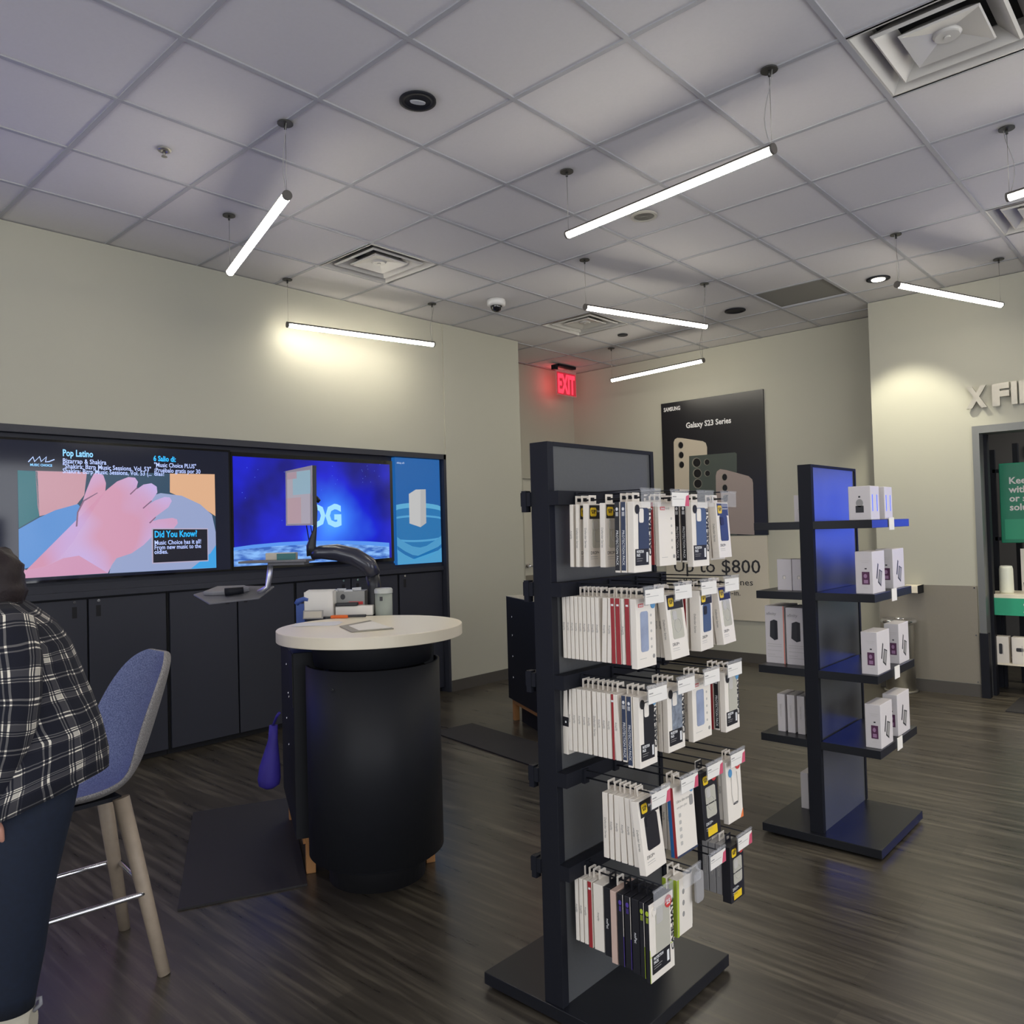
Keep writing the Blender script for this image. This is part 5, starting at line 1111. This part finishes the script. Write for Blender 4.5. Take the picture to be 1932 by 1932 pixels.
mo = MB().tube([hc+fz*.082+SH*.022-Vector((0, 0, .05)), hc+fz*.092-Vector((0, 0, .051)), hc+fz*.082-SH*.022-Vector((0, 0, .05))], [.003, .006, .003], 8).build('mouth', mat('lips', (.45, .12, .12), .5)); pr_(mo)
# hair
hb = MB(); bmesh.ops.create_uvsphere(hb.b, u_segments=40, v_segments=24, radius=.104, matrix=Matrix.Translation(hc+RH*.022+Vector((0, 0, .006))) @ Matrix.Diagonal((1.0, 1.0, 1.05, 1)))
for v_ in hb.b.verts:
    d = v_.co-hc
    if d.dot(fz) > .045: v_.co -= fz*(d.dot(fz)-.045)*1.0
    n_ = d.normalized(); v_.co += n_*(.006*sin(38*n_.x+20*n_.z)*cos(31*n_.y)+.004*sin(70*n_.z))
    if d.z < -.02 and d.dot(fz) < .03: v_.co.z -= .075*min(1, (-.02-d.z)/.08); v_.co += RH*.008
for f in hb.b.faces: f.smooth = True
pr_(hb.build('hair', M_hair))
# shirt torso
rings = []
SR = [(50, 1522, 152, .205, .42), (54, 1470, 140, .200, .34), (50, 1400, 130, .195, .22), (44, 1330, 108, .190, .12), (32, 1270, 97, .188, .04), (18, 1215, 92, .185, -.05), (4, 1175, 80, .165, -.15), (-8, 1143, 55, .120, -.2), (-16, 1122, 34, .075, -.25)]
for (cx, cy, hw, sr, tl) in SR:
    u = (RH*cos(tl)+UPV*sin(tl))*(hw*K); rings.append((Q(cx, cy), u, SH*sr))
b = MB().loft(rings, n=56)
for v_ in b.b.verts:
    d = v_.co; v_.co += RH*.004*sin(d.z*42+d.x*25)+SH*.005*sin(d.z*30-d.y*40)
sh_ = b.build('shirt', M_plaid); md = sh_.modifiers.new('so', 'SOLIDIFY'); md.thickness = .004; md.offset = 1; pr_(sh_)
b = MB().loft([(Q(-10, 1135), (RH*cos(-.3)+UPV*sin(-.3))*.062, SH*.070), (Q(-20, 1118), (RH*cos(-.3)+UPV*sin(-.3))*.058, SH*.062), (Q(-12, 1124), (RH*cos(-.3)+UPV*sin(-.3))*.075, SH*.08)], n=32)
pr_(b.build('collar', M_plaid))
def sleeve(pts, name):
    r = []
    for i, (p, rad) in enumerate(pts):
        q0 = pts[max(i-1, 0)][0]; q1 = pts[min(i+1, len(pts)-1)][0]; d = (q1-q0).normalized(); u = d.cross(SH).normalized(); r.append((p, u*rad, d.cross(u).normalized()*rad*.92))
    b = MB().loft(r, n=28)
    for v_ in b.b.verts: v_.co += RH*.003*sin(v_.co.z*90)
    o = b.build(name, M_plaid); md = o.modifiers.new('so', 'SOLIDIFY'); md.thickness = .003; pr_(o)
D2 = DP-.15
sleeve([(Q(2, 1160, DP-.09), .05), (Q(10, 1185, DP-.12), .078), (Q(18, 1250, D2), .080), (Q(20, 1320, D2-.01), .076), (Q(16, 1370, D2-.02), .072), (Q(4, 1430, D2-.02), .058), (Q(-6, 1480, D2-.02), .046), (Q(-10, 1500, D2-.02), .036)], 'sleeve')
sleeve([(Q(-10, 1160, DP+.09), .05), (Q(-15, 1185, DP+.12), .076), (Q(-50, 1260, DP+.15), .072), (Q(-90, 1330, DP+.14), .064), (Q(-140, 1350, DP+.12), .05), (Q(-180, 1368, DP+.10), .036)], 'sleeve')
# jeans
def trouser(pts, name):
    r = [(Q(x, y, d), RH*(w*K), SH*w2) for x, y, w, w2, d in pts]
    b = MB().loft(r, n=36)
    for v_ in b.b.verts: v_.co += RH*.003*sin(v_.co.z*55+v_.co.x*30)
    o = b.build(name, M_denim); md = o.modifiers.new('so', 'SOLIDIFY'); md.thickness = .003; pr_(o)
trouser([(46, 1480, 96, .125, DP-.04), (42, 1530, 86, .120, DP-.05), (30, 1600, 80, .108, DP-.06), (20, 1700, 72, .092, DP-.06), (14, 1800, 62, .075, DP-.05), (12, 1870, 52, .062, DP-.03), (12, 1905, 48, .060, DP-.02)], 'trouser_leg')
trouser([(26, 1480, 90, .12, DP+.06), (0, 1560, 80, .110, DP+.07), (-35, 1640, 70, .098, DP+.07), (-60, 1720, 60, .085, DP+.08), (-80, 1800, 54, .07, DP+.09), (-90, 1880, 46, .06, DP+.09)], 'trouser_leg')
# shoes
def shoe(heel):
    h0 = heel; r = []
    for (f, up, hw, ht) in ((-.012, .045, .024, .040), (.012, .046, .036, .045), (.06, .045, .040, .044), (.12, .040, .042, .038), (.18, .032, .046, .030), (.23, .026, .042, .024), (.262, .02, .022, .014)):
        r.append((h0-RH*f+UPV*(up+.012), SH*hw, UPV*ht))
    pr_(MB().loft(r, n=24, cap0=True, cap1=True).build('shoe', mat('shoe_cream', (.48, .44, .35), .7, bump=.3, nscale=200)))
    r = [(a-UPV*(a.z-h0.z-.014), u*1.06, UPV*.014) for a, u, w in r]
    pr_(MB().loft(r, n=20, cap0=True, cap1=True).build('sole', mat('sole_white', (.6, .57, .5), .6)))
    pr_(MB().tube([h0+UPV*.088+RH*.004, h0+UPV*.118+RH*.020, h0+UPV*.122+RH*.034, h0+UPV*.104+RH*.034, h0+UPV*.085+RH*.014], .006, 8).build('pull_tab', mat('tab_grey', (.30, .30, .33), .6)))
hp = on_z(56, 1962, 0); hp.z = 0; shoe(hp); hp2 = Q(-70, 1900, DP+.09); hp2.z = 0; shoe(hp2)
